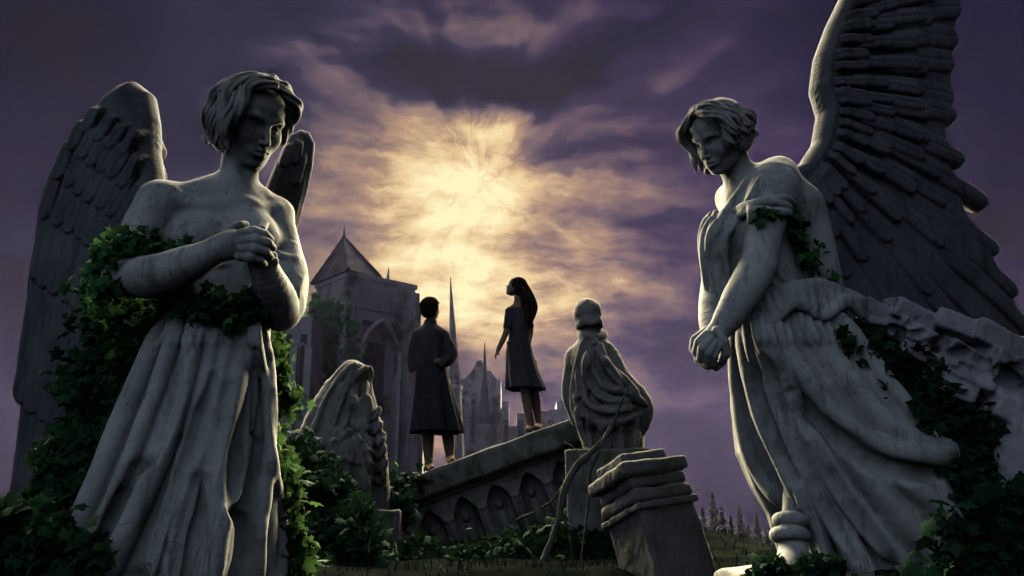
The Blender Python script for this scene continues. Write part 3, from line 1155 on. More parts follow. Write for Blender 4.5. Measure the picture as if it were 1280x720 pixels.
# ------------------------------------------------------------------ the stooping angel with the raised wing
def build_stooping_angel():
    A = lambda px, py, Y: P(px, py, Y)
    base = A(1010, 700, 4.1)
    root = thing('angel_statue', 'tall stone angel leaning forward with clasped hands and one great raised feathered wing', 'statue', tuple(base))
    F = Frame(A(900, 171, 3.97), .345, yaw=-40, pitch=12, roll=-9)
    h = .0042
    lo, hi = A(845, 480, 3.5), A(1075, 100, 4.5)
    v = Vol((lo[0], 3.45, lo[2]), (hi[0], 4.5, hi[2]), h)
    T = rot(yaw=-52)
    # trunk seen from her left side, bent forward at the waist
    v.chain([A(948, 262, 4.08), A(940, 310, 4.06), A(962, 372, 4.10), A(985, 420, 4.14)], [.165, .165, .155, .19], .06, 12)
    v.ell(A(955, 268, 4.08), (.21, .17, .20), T, .06)
    v.ell(A(912, 292, 4.00), (.095, .085, .10), T, .06)
    v.ell(A(902, 300, 4.12), (.09, .085, .10), T, .06)
    v.chain([A(972, 222, 4.00), A(940, 240, 4.08), A(915, 248, 4.22)], [.105, .10, .085], .08, 10)
    v.chain([A(945, 250, 4.09), A(926, 222, 4.06), A(912, 195, 4.03)], [.115, .080, .086], .05, 8)
    carve_head(v, F)
    # near arm: shoulder, elbow, wrist; the other hand comes from behind
    v.chain([A(968, 232, 3.94), A(958, 280, 3.88), A(948, 330, 3.82)], [.112, .090, .082], .05, 12)
    v.chain([A(948, 332, 3.82), A(930, 365, 3.79), A(912, 395, 3.77), A(900, 412, 3.77)], [.082, .082, .066, .050], .02, 14)
    v.chain([A(908, 300, 4.25), A(896, 350, 4.14), A(890, 398, 3.98), A(893, 418, 3.90)], [.080, .074, .062, .05], .03, 14)
    v.ell(A(890, 426, 3.77), (.062, .045, .058), rot(roll=-30), .03)
    carve_fingers(v, [[(884, 418, 3.73, .023), (874, 428, 3.735, .022), (870, 440, 3.77, .020), (876, 447, 3.81, .018)],
                      [(888, 424, 3.72, .023), (878, 436, 3.72, .022), (876, 448, 3.755, .020), (883, 454, 3.80, .018)],
                      [(893, 429, 3.72, .022), (885, 442, 3.72, .021), (884, 453, 3.755, .019), (890, 457, 3.80, .017)],
                      [(898, 432, 3.725, .020), (892, 445, 3.73, .019), (892, 455, 3.76, .0175), (897, 457, 3.80, .016)],
                      [(896, 414, 3.73, .024), (905, 428, 3.725, .023), (908, 442, 3.74, .020), (903, 450, 3.77, .018)]], .003)
    carve_fingers(v, [[(882, 414, 3.86, .022), (868, 424, 3.84, .021), (866, 436, 3.83, .019), (873, 444, 3.80, .017)],
                      [(884, 420, 3.86, .022), (872, 436, 3.85, .021), (873, 450, 3.83, .019), (884, 458, 3.80, .017)],
                      [(896, 424, 3.88, .022), (905, 440, 3.85, .021), (903, 452, 3.82, .019), (895, 460, 3.79, .017)]], .003)
    # the foot and ankle at the hem
    v.rough(.004, 12, 3, 6)
    part('body', v, M_MARBLE, root)

    hv = Vol(F.c - .31, F.c + .31, .0034)
    carve_hair(hv, F, bottom=(-.42, -.16), n_lock=8, seed=8)
    hv.rough(.002, 40, 2, 3)
    part('hair', hv, M_HAIR, root)

    # upper garment: sleeve over the near shoulder, folds gathered over the breast
    c = Vol((lo[0] - .02, 3.5, A(0, 415, 4)[2]), (A(1075, 300, 4.4)[0], 4.5, A(0, 190, 4)[2]), .0048)
    c.ell(A(958, 262, 4.08), (.225, .185, .20), T, .05)
    c.chain([A(950, 280, 4.09), A(944, 320, 4.07), A(966, 378, 4.11)], [.180, .178, .172], .06, 10)
    c.ell(A(911, 292, 4.00), (.110, .096, .112), T, .05)
    c.chain([A(899, 300, 4.06), A(899, 345, 4.08), A(912, 385, 4.08)], [.085, .085, .09], .05, 10)
    c.chain([A(972, 222, 4.02), A(968, 234, 3.95), A(958, 262, 3.91)], [.100, .126, .112], .03, 10)
    c.chain([A(1000, 260, 4.06), A(1015, 320, 4.10), A(1030, 370, 4.12)], [.12, .12, .10], .07, 10)
    ff = c.fold
    # the V of cloth that falls from the shoulder over the breast
    ff([(944, 212), (925, 240), (905, 268), (890, 300), (884, 330)], .022, .014, .6)
    ff([(950, 222), (934, 252), (918, 280), (905, 312), (902, 340)], .014, .014, .6)
    ff([(888, 266), (880, 290), (882, 320), (888, 352), (900, 385)], .018, .018, .6)
    ff([(894, 264), (888, 300), (892, 330), (900, 360), (912, 390)], .020, .008, .75)
    ff([(898, 280), (898, 308), (904, 338), (914, 366), (926, 394)], .018, .008, .75)
    ff([(908, 300), (910, 326), (918, 352), (930, 380)], .016, .010, .7)
    ff([(884, 272), (878, 290), (877, 310), (880, 340)], .018, .02, .55)
    for j in range(5):
        x = 878 + 7 * j
        ff([(x + 10, 272 + 3 * j), (x + 1, 300), (x + 2, 335), (x + 9, 370), (x + 17, 392)], .018, .010, .8, default=3.98 + .05 * (2 - j))
    ff([(985, 215), (1000, 250), (1008, 300), (1018, 350)], .022, .03, .5)
    ff([(962, 330), (980, 350), (1005, 360), (1030, 362)], .016, .02, .5)
    ff([(960, 350), (985, 368), (1012, 374), (1040, 372)], .018, .02, .5)
    c.rough(.004, 10, 3, 9)
    part('tunic', c, M_MARBLE, root)
    # twisted band of cloth round the upper arm
    b = Vol(A(925, 300, 3.7) - .06, A(1000, 240, 4.1) + .06, .004)
    for k_, (dy, ph) in enumerate(((-6, 0), (0, 2.1), (7, 4.2))):
        ring = []
        for t in np.linspace(0, 6.283, 26):
            q = A(957, 266 + dy + 2.5 * math.sin(2 * t + ph), 3.905)
            ring.append(q + np.array((.118 * math.cos(t), .112 * math.sin(t), 0)))
        b.chain(ring, .021, .008)
    b.chain([A(937, 258, 3.80), A(942, 266, 3.785), A(938, 276, 3.80)], [.018, .03, .016], .012, 8)
    b.rough(.003, 20, 2, 4)
    part('arm_band', b, M_MARBLE, root)

    # skirt that sweeps back over the ledge
    glo, ghi = A(890, 790, 3.4), A(1240, 375, 4.9)
    g = Vol((A(905, 400, 4.2)[0] - .12, 3.35, A(0, 770, 3.9)[2]), (A(1250, 600, 4.6)[0], 5.0, A(0, 372, 4.1)[2]), .0062)
    zs = lambda py: P(0, py, 4.05)[2]
    rows = []
    for py, xl, xr, dp in ((374, 928, 1040, .20), (405, 921, 1052, .235), (450, 922, 1090, .28), (500, 927, 1140, .34), (560, 938, 1192, .42),
                           (605, 962, 1218, .46), (640, 985, 1236, .48), (690, 1004, 1244, .50), (770, 1020, 1250, .5)):
        a, q = A(xl, py, 4.08), A(xr, py, 4.08 + .12)
        rows.append((zs(py), (a[0] + q[0]) / 2, 4.10 + .0016 * (py - 374) * .6, (q[0] - a[0]) / 2, dp))

    def wave(th, Z):
        g0 = np.clip((zs(385) - Z) / .9, 0, 1)
        return g0 * (.025 * np.sin(10 * th + 2.0 * Z) + .02 * np.sin(19 * th - 3 * Z + 1))
    g.loft(rows, .01, 'u', wave)
    f = g.fold
    f([(926, 392), (923, 440), (927, 500), (938, 560), (962, 606), (990, 630)], .050, .016, .6)
    f([(930, 392), (938, 450), (956, 520), (984, 580), (1010, 640), (1030, 700), (1040, 760)], .056, .012, .9)
    f([(936, 392), (952, 450), (978, 520), (1010, 590), (1050, 660), (1090, 730), (1110, 765)], .058, .012, .9)
    f([(944, 390), (968, 450), (1000, 520), (1040, 595), (1092, 665), (1150, 730)], .052, .014, .85)
    f([(958, 388), (990, 440), (1026, 500), (1060, 560), (1110, 630), (1170, 700)], .050, .04, .5)
    f([(968, 400), (1000, 462), (1040, 514), (1088, 552), (1140, 570), (1198, 574)], .044, .014, .85)
    f([(1000, 400), (1040, 450), (1080, 500), (1120, 540), (1170, 560)], .050, .05, .45)
    f([(1046, 392), (1080, 440), (1122, 495), (1165, 545), (1205, 575)], .046, .02, .6)
    f([(1090, 570), (1130, 600), (1180, 640), (1225, 690)], .040, .04, .5)
    f([(996, 600), (1010, 640), (1026, 690), (1034, 750)], .034, .014, .7)
    g.groove([(934, 420), (946, 490), (970, 560), (1000, 620), (1030, 690)], .036, .02)
    g.groove([(948, 430), (968, 490), (996, 560), (1030, 630), (1070, 700)], .040, .02)
    g.groove([(962, 430), (990, 490), (1024, 560), (1068, 630), (1120, 700)], .034, .03)
    g.groove([(990, 490), (1030, 530), (1080, 572), (1130, 590), (1190, 594)], .040, .03)
    g.groove([(1010, 560), (1050, 620), (1100, 690), (1140, 750)], .034, .03)
    g.groove([(1000, 640), (1016, 690), (1024, 750)], .024, .02)
    rg = np.random.default_rng(15)
    for i in range(11):
        x = 930 + i * 10
        f([(x - 2, 372), (x + 2, 400), (x + 6 + (x - 930) * .10, 430)], .014 + .004 * rg.random(), .012, .55)
    g.rough(.005, 8, 3, 7)
    part('gown', g, M_MARBLE, root)
    # the sash: a short overfold with a wavy hem
    s = Vol(A(905, 420, 3.5) - .05, A(1090, 330, 4.6) + .08, .005)
    top = [(936, 374, 3.93), (962, 364, 3.91), (992, 360, 3.905), (1024, 358, 3.93), (1056, 364, 4.0), (1084, 374, 4.08)]
    for i in range(9):
        t = i / 8
        off = 26 * t
        wob = [0, 4, -3, 5, -2, 3]
        pts = [A(x + 4 * t, y + off * (1 + .12 * wob[j]) + 3 * math.sin(5 * t + j * 1.7), Y - .05 * t + .012 * math.sin(j * 2.1 + 3 * t)) for j, (x, y, Y) in enumerate(top)]
        s.chain(pts, np.array([.018, .026, .028, .027, .024, .016]) * (1 - .30 * t), .022, 30)
    for i in range(9):
        x = 945 + i * 12
        s.fold([(x - 2, 364), (x + 2, 376), (x + 5 + rg.uniform(-2, 2), 388)], .010, .014, .35)
    s.rough(.005, 14, 3, 5)
    part('sash', s, M_MARBLE, root)
    # wrapped ankle and foot on the plinth edge
    a = Vol(A(950, 760, 3.6) - .05, A(1030, 590, 4.3) + .05, .0045)
    a.chain([A(996, 600, 4.06), A(991, 640, 4.01), A(989, 668, 3.99)], [.055, .046, .046], .02, 8)
    a.chain([A(989, 662, 3.99), A(992, 690, 3.97), A(986, 706, 3.87), A(980, 716, 3.76)], [.05, .065, .055, .04], .03, 12)
    for i, yy in enumerate((651, 669)):
        ring = [A(988 - i * .5, yy + 3 * math.sin(t + .5), 3.99 - .01 * i) + np.array(((.050 + .008 * i) * math.cos(t), .055 * math.sin(t), 0)) for t in np.linspace(0, 6.283, 20)]
        a.chain(ring, .030, .010)
    a.rough(.004, 16, 3, 2)
    part('foot', a, M_MARBLE, root)

    # the great wing
    edge = [(988, 262), (990, 225), (1003, 205), (1020, 178), (1026, 142), (1018, 112), (1023, 70), (1038, 30), (1055, -10), (1085, -60)]
    outl = [(985, 300), (984, 214), (1000, 205), (1017, 178), (1024, 142), (1015, 110), (1020, 70), (1035, 30), (1050, 0), (1075, -50), (1110, -90),
            (1180, -70), (1232, -20), (1226, 30), (1214, 70), (1219, 100), (1213, 125), (1204, 150), (1206, 185), (1218, 218), (1238, 262), (1276, 310), (1310, 360), (1340, 430), (1350, 500),
            (1250, 500), (1150, 460), (1080, 430), (1030, 400), (1000, 350)]
    ang = [(0, 82), (.12, 66), (.25, 44), (.40, 20), (.52, 4), (.65, -4), (.80, -16), (1, -38)]
    rows = [(95, (0, .3, .45, .55, .8, 1), (330, 230, 120, 96, 110, 110), 36, 15, .000, .05, 1.0), (70, (0, .3, .45, .55, 1), (210, 150, 84, 78, 86), 28, 17, .010, .05, 1.0),
            (52, 95, 70, 23, 17, .018, .04, 1.0), (32, 62, 52, 19, 20, .025, .03, 1.0), (14, 44, 42, 16, 24, .031, .03, 1.0)]
    fs = feather_rows(edge, ang, rows, 3)
    # long primaries that sweep down to the right behind the ledge
    for i, (x0, y0, x1, y1) in enumerate(((1085, 215, 1284, 300), (1078, 228, 1318, 352), (1070, 242, 1340, 398), (1062, 256, 1310, 440), (1052, 270, 1290, 470), (1042, 284, 1255, 490), (1030, 298, 1210, 490), (1018, 312, 1160, 480), (1010, 330, 1120, 460))):
        fs.append((x0, y0, x1, y1, 34, .004))
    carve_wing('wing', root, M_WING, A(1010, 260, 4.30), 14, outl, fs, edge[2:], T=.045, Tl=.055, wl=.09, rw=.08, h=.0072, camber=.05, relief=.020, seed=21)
    return root, F


ANGEL_B, FRAME_B = build_stooping_angel()
# ------------------------------------------------------------------ the two people on the tomb
def build_boy():
    Y = 8.72
    A = lambda px, py, dY=0.0: P(px, py, Y + dY)
    root = thing('person', 'person with short dark hair, jacket and long flared coat skirt, lower on the tomb', 'person', A(548, 588))
    h = .0075
    lo, hi = A(500, 605, -.3), A(592, 362, .3)
    F = Frame(A(538.5, 387, .0), .235, yaw=150, pitch=-14, roll=0)
    v = Vol((lo[0], Y - .32, lo[2]), (hi[0], Y + .32, hi[2]), h)
    carve_head(v, F, eyes=False)
    v.chain([A(539, 398), A(538, 412), A(538, 420)], [.052, .055, .075], .03, 6)
    v.chain([A(538, 425), A(538, 455), A(540, 480)], [.13, .12, .135], .05)
    v.chain([A(524, 421), A(538, 417), A(553, 421)], [.055, .06, .055], .05)
    v.chain([A(523, 422), A(516, 442, -.03), A(518, 462, -.05), A(520, 474, -.06)], [.052, .046, .038, .030], .02, 12)
    v.chain([A(554, 422), A(563, 441, -.02), A(556, 452, -.12), A(546, 452, -.17)], [.052, .046, .038, .030], .02, 12)
    for s, (x0, x1, yb) in ((-1, (534, 536, 585)), (1, (553, 562, 575))):
        v.chain([A(x0, 480), A((x0 + x1) / 2, 525), A(x1 - 1, 552, .02), A(x1, yb - 4, .0)], [.085, .068, .060, .038], .02, 14)
        v.chain([A(x1, yb - 3, .03), A(x1 + 1, yb, -.03), A(x1 + 4, yb + 1, -.14)], [.045, .042, .030], .02, 6)
    for k in range(4):      # fingers of the hanging hand
        v.chain([A(519 + k * .9, 473, -.06), A(518.5 + k * 1.1, 479, -.065), A(519.5 + k * 1.1, 483, -.055)], [.011, .010, .008], .004)
    v.chain([A(522, 473, -.07), A(525, 478, -.075)], [.012, .009], .005)
    part('body', v, M_SKIN, root)
    j = Vol((lo[0], Y - .34, A(0, 470)[2]), (hi[0], Y + .34, A(0, 400)[2]), h)
    j.chain([A(538, 424), A(538, 445), A(539, 462)], [.152, .150, .150], .05)
    j.chain([A(523, 420), A(538, 413), A(554, 420)], [.066, .066, .066], .05)
    j.chain([A(538, 404), A(538, 412)], [.066, .075], .03)
    j.chain([A(522, 422), A(515, 442, -.03), A(517, 460, -.05)], [.066, .060, .054], .02, 10)
    j.chain([A(554, 422), A(564, 440, -.02), A(561, 450, -.08), A(553, 453, -.14)], [.066, .066, .058, .050], .02, 12)
    for k, (a, b) in enumerate((((530, 424), (534, 456)), ((546, 424), (543, 458)), ((517, 440), (523, 458)), ((562, 440), (552, 458)))):
        j.fold([a, ((a[0] + b[0]) / 2 + 2, (a[1] + b[1]) / 2), b], .014, .02, .6)
    j.rough(.006, 12, 3, 2)
    part('jacket', j, M_SHIRT, root)
    k = Vol((lo[0] - .05, Y - .36, A(0, 548)[2]), (hi[0] + .05, Y + .36, A(0, 452)[2]), h)
    zs = lambda py: P(0, py, Y)[2]
    rows = []
    for py, xl, xr, dp in ((454, 521, 558, .15), (470, 519, 561, .165), (500, 517, 568, .20), (530, 514, 576, .24), (541, 513, 579, .25)):
        a, b = A(xl, py), A(xr, py)
        rows.append((zs(py), (a[0] + b[0]) / 2, Y, (b[0] - a[0]) / 2, dp))
    k.loft(rows, .01, 'u', lambda th, Z: np.clip((zs(455) - Z) / .6, 0, 1) * .085 * np.sin(9 * th + .6))
    k.box((A(543, 0)[0], Y, zs(552)), (.6, .6, .055), None, .002, .0, 's')
    k.rough(.005, 10, 3, 5)
    part('coat_skirt', k, M_COAT, root)
    hv = Vol(F.c - .19, F.c + .19, .0055)
    E = lambda c, r, kk=.05, mode='u': hv.ell(F(*c), np.array(r) * F.H, F.M, kk * F.H, mode)
    E((0, -.10, .16), (.39, .46, .42))
    E((0, -.26, -.05), (.33, .26, .28), .08)
    E((0, .46, -.14), (.26, .40, .42), .03, 's')
    rg = np.random.default_rng(2)
    for i in range(60):
        a, b = rg.uniform(0, 6.28), rg.uniform(0.05, 1.35)
        c = np.array((.345 * math.cos(a) * math.sin(b), -.09 + .42 * math.sin(a) * math.sin(b), .15 + .375 * math.cos(b)))
        if c[1] > .25 and c[2] < .2:
            continue
        d = np.array((math.cos(a), math.sin(a) + .2, .3)) * .09
        hv.chain([F(*(c * .95)), F(*(c + d * .6)), F(*(c + d + np.array((0, 0, -.05))))], np.array((.055, .045, .018)) * F.H, .01 * F.H, 5)
    part('hair', hv, M_BOYHAIR, root)


def build_girl():
    Y = 8.95
    A = lambda px, py, dY=0.0: P(px, py, Y + dY)
    root = thing('person', 'person with long loose dark hair in a knee length dark dress, head tipped back', 'person', A(666, 536))
    h = .0075
    lo, hi = A(608, 552, -.3), A(692, 336, .3)
    F = Frame(A(645, 359, 0), .225, yaw=-115, pitch=-22, roll=-6)
    v = Vol((lo[0], Y - .30, lo[2]), (hi[0], Y + .30, hi[2]), h)
    carve_head(v, F, eyes=False)
    v.chain([A(648, 368), A(647, 382), A(647, 388)], [.042, .043, .055], .03, 6)
    v.chain([A(648, 395), A(648, 418), A(649, 440)], [.095, .085, .12], .05)
    v.chain([A(638, 388, -.02), A(648, 385), A(657, 388, .04)], [.042, .05, .042], .05)
    v.chain([A(637, 390, -.06), A(633, 414, -.08), A(625, 432, -.10), A(622, 439, -.11)], [.040, .033, .027, .021], .02, 14)
    for k in range(4):
        v.chain([A(621.8 - k * .5, 439, -.12 + .016 * k), A(619.6 - k * .3, 444, -.13 + .016 * k), A(619.6 - k * .2, 448 - k * .5, -.125 + .016 * k)], [.0105, .0095, .0075], .003)
    v.chain([A(623, 439, -.12), A(622.6, 444, -.145)], [.011, .008], .004)
    v.chain([A(658, 390, .06), A(663, 412, .07), A(661, 428, -.02)], [.040, .033, .026], .02, 10)
    for (x0, x1, yb, dy) in ((653, 662, 530, -.05), (664, 673, 527, .06)):
        v.chain([A(x0 - 2, 455, dy), A(x0 + 3, 484, dy), A(x1 - 3, 505, dy), A(x1, yb, dy)], [.080, .056, .050, .032], .02, 14)
        v.chain([A(x1, yb + 3, dy + .03), A(x1, yb + 6, dy - .03), A(x1 - 3, yb + 7, dy - .13)], [.036, .034, .024], .02, 6)
    part('body', v, M_SKIN, root)
    d = Vol((lo[0], Y - .34, A(0, 495)[2]), (hi[0] + .02, Y + .34, A(0, 378)[2]), h)
    zs = lambda py: P(0, py, Y)[2]
    d.chain([A(647.5, 397), A(648, 415), A(648.5, 432)], [.112, .100, .112], .05)
    d.chain([A(638, 389, -.02), A(648, 387), A(657, 389, .04)], [.050, .056, .050], .05)
    d.chain([A(637, 390, -.06), A(634.5, 408, -.075)], [.052, .046], .02)
    d.chain([A(658, 390, .06), A(662, 408, .07)], [.052, .046], .02)
    rows = []
    for py, xl, xr, dp in ((428, 633.5, 663, .115), (445, 632.5, 667, .145), (465, 632.5, 673, .18), (487, 633, 682, .21)):
        a, b = A(xl, py), A(xr, py)
        rows.append((zs(py), (a[0] + b[0]) / 2, Y, (b[0] - a[0]) / 2, dp))
    d.loft(rows, .02, 'u', lambda th, Z: np.clip((zs(436) - Z) / .4, 0, 1) * .075 * np.sin(8 * th + .9))
    d.rough(.005, 12, 3, 8)
    part('dress', d, M_DRESS, root)
    hv = Vol(np.array((A(632, 0)[0], Y - .26, A(0, 418)[2])), np.array((A(684, 0)[0], Y + .26, A(0, 338)[2])), .0065)
    E = lambda c, r, kk=.05, mode='u': hv.ell(F(*c), np.array(r) * F.H, F.M, kk * F.H, mode)
    E((0, -.10, .14), (.36, .43, .39))
    E((0, -.28, -.08), (.31, .24, .34), .08)
    E((0, .40, -.14), (.25, .40, .42), .03, 's')
    rg = np.random.default_rng(6)
    for i in range(34):
        t = rg.uniform(0, 1)
        x0, y0 = 646 + 12 * t + rg.uniform(-2, 2), 352 + 8 * rg.random()
        x3, y3 = 653 + 13 * t + rg.uniform(-2, 3), 398 + 12 * rg.random() - 8 * abs(t - .5)
        dy = rg.uniform(-.10, .10)
        pts = [A(x0, y0, dy * .8), A(x0 + 5 + 3 * t, 370, dy), A(x0 + 6 + 7 * t, 386, dy * 1.1), A(x3, y3, dy)]
        hv.chain(pts, [.022, .026, .022, .008], .008, 14)
    part('hair', hv, M_BOYHAIR, root)


build_boy()
build_girl()
# ------------------------------------------------------------------ tomb, old statues, pier
def build_tomb():
    p0, p1 = P(470, 613, 8.30), P(724, 519, 8.55)
    ex = (p1 - p0) / np.linalg.norm(p1 - p0)
    ey = np.array((-ex[1], ex[0], 0.0))
    ey /= np.linalg.norm(ey)
    ez = np.cross(ex, ey)
    M = np.stack([ex, ey, ez], 1)
    root = thing('tomb', 'tilted stone tomb chest with pointed niches, sunk in ivy under the two people', 'tomb', tuple(p0 + M @ np.array((.6, .5, -1.2))))
    h = .014

    def local(fn, lo, hi, name, mat, seed, amp=.012):
        v = Vol(lo, hi, h)
        fn(v)
        v.rough(amp, 3.5, 4, seed)
        V, Q = v.mesh()
        return link_mesh(name, p0 + V @ M.T, Q, mat, root)

    def chest(v):
        v.box((.55, .62, -.62), (1.80, .52, .46), None, .02)
        v.box((.55, .62, -.245), (1.84, .56, .035), None, .02, .02)
        for i in range(10):
            x = -.96 + i * .335
            # a niche with a pointed head between round shafts
            v.box((x, .10, -.72), (.118, .14, .20), None, .005, .0, 's')
            for j in range(12):
                u = (j + .5) / 12
                v.box((x, .10, -.52 + .19 * u), (.118 * (1 - u ** 1.9), .14, .012), None, .002, .0, 's')
            v.chain([(x + .168, .095, -.98), (x + .168, .095, -.50)], [.030, .027], .006)
            v.ell((x + .168, .095, -.49), (.044, .040, .022), None, .005)
            # weathered figure panel set back in the niche
            v.ell((x, .25, -.72), (.060, .06, .18), None, .02)
            v.ell((x, .225, -.52), (.036, .045, .045), None, .01)

    def lid(v):
        v.box((.55, .60, -.115), (1.92, .64, .115), None, .035)
        v.box((.55, .60, -.225), (1.87, .60, .02), None, .01, .01)

    def foot(v):
        v.box((.55, .58, -1.06), (2.0, .70, .055), None, .03)
        v.box((.55, .60, -1.45), (1.95, .66, .36), None, .04)
    local(chest, (-1.5, -.05, -1.2), (2.6, 1.35, -.18), 'chest', M_TOMB, 3)
    local(lid, (-1.6, -.2, -.30), (2.7, 1.4, .09), 'lid', M_TOMB, 5, .016)
    local(foot, (-1.7, -.25, -1.95), (2.75, 1.5, -.95), 'footing', M_TOMB, 8, .02)
    return p0, M


TOMB0, TOMBM = build_tomb()


def build_veiled():
    Y = 7.7
    A = lambda px, py, dY=0.0: P(px, py, Y + dY)
    root = thing('mourner_statue', 'crouching stone mourner with a veil over its head and praying hands, half sunk in ivy', 'statue', A(432, 640))
    h = .0085
    lo, hi = A(362, 680, 0), A(498, 436, 0)
    v = Vol((lo[0], Y - .50, lo[2]), (hi[0], Y + .55, hi[2]), h)
    F = Frame(A(445, 474, -.02), .25, yaw=50, pitch=16, roll=8)
    carve_head(v, F, eyes=True)
    v.chain([A(440, 488), A(428, 520, .05), A(418, 570, .08), A(416, 640, .1)], [.10, .20, .27, .32], .06, 14)
    v.chain([A(440, 505, -.12), A(446, 535, -.20), A(458, 524, -.22), A(457, 500, -.20)], [.075, .070, .055, .045], .04, 12)
    v.chain([A(455, 505, -.10), A(462, 530, -.12), A(464, 518, -.16), A(458, 498, -.18)], [.065, .060, .05, .04], .04, 12)
    # hands laid together, tips upward
    for k in range(4):
        v.chain([A(455 + k * 1.2, 496, -.20 + .02 * k), A(457 + k * 1.2, 484, -.20 + .02 * k), A(458.5 + k * .8, 476 + k, -.19 + .02 * k)], [.016, .014, .010], .006)
    v.chain([A(454, 497, -.2), A(452, 488, -.22)], [.016, .011], .006)
    part('body', v, M_OLD, root)
    c = Vol((lo[0], Y - .58, lo[2]), (hi[0], Y + .60, hi[2] + .03), h)
    # the veil: open at the face, falling over the back to the ground
    c.ell(F(0, -.13, .16), np.array((.43, .50, .44)) * F.H, F.M, .03)
    c.chain([A(438, 468, .04), A(424, 498, .10), A(410, 540, .14), A(400, 590, .16), A(396, 650, .16)], [.11, .18, .235, .26, .28], .06, 16)
    c.chain([A(434, 500, .0), A(428, 540, .0), A(422, 600, .02), A(420, 660, .02)], [.17, .25, .32, .36], .06, 12)
    c.ell(F(.03, .46, -.14), np.array((.33, .50, .58)) * F.H, F.M, .015, 's')
    for s in (-1, 1):
        c.chain([F(s * .10, .30, .50), F(s * .33, .30, .30), F(s * .38, .26, -.05), F(s * .34, .22, -.45), F(s * .26, .22, -.75)], .026, .012, 14)
    # knees under the robe and the cloth that hangs from the forearms
    c.chain([A(416, 560, -.10), A(436, 566, -.30), A(440, 610, -.30), A(436, 660, -.26)], [.18, .185, .17, .18], .05, 12)
    c.chain([A(440, 560, .02), A(464, 560, -.10), A(470, 600, -.10), A(470, 660, -.08)], [.15, .12, .11, .13], .05, 12)
    c.chain([A(448, 512, -.14), A(456, 534, -.18), A(466, 528, -.12)], [.085, .085, .075], .04, 8)
    f = c.fold
    f([(443, 454), (424, 474), (404, 510), (390, 552), (384, 610)], .035, .02, .6)
    f([(440, 466), (426, 500), (412, 545), (402, 600)], .035, .02, .6)
    f([(446, 476), (440, 505), (430, 530), (418, 556)], .034, .02, .6)
    f([(457, 462), (461, 484), (466, 506), (472, 535), (478, 570), (480, 610)], .034, .012, .7)
    f([(462, 500), (458, 520), (456, 540), (464, 560)], .026, .012, .7)
    for i, (x, y) in enumerate(((468, 520), (470, 536), (474, 552), (475, 568), (477, 584), (475, 600))):
        f([(x - 14, y - 6), (x - 4, y + 4), (x + 4, y - 2), (x + 6, y - 10)], .024, .012, .7)
    f([(420, 552), (436, 544), (452, 552), (458, 580), (456, 620)], .032, .02, .6)
    f([(412, 590), (430, 575), (448, 580)], .022, .02, .5)
    for g in ([(452, 545), (462, 580), (464, 640)], [(418, 545), (426, 534), (440, 536)], [(432, 480), (418, 512), (404, 556), (396, 610)], [(436, 496), (426, 530), (414, 566)], [(446, 508), (448, 530), (440, 548)], [(424, 476), (408, 510), (396, 550), (388, 600)], [(430, 566), (426, 600), (428, 640)], [(446, 566), (446, 600), (450, 640)]):
        c.groove(g, .034, .014)
    c.rough(.010, 9, 3, 4)
    part('veil', c, M_OLD, root)
    s = Vol((lo[0] - .1, Y - .7, A(0, 760)[2]), (hi[0] + .1, Y + .7, A(0, 628)[2]), .014)
    c0 = A(428, 690, 0)
    s.box((c0[0], Y, c0[2]), (.50, .46, .34), rot(yaw=12), .04)
    s.rough(.02, 4, 3, 4)
    part('plinth', s, M_OLD, root)


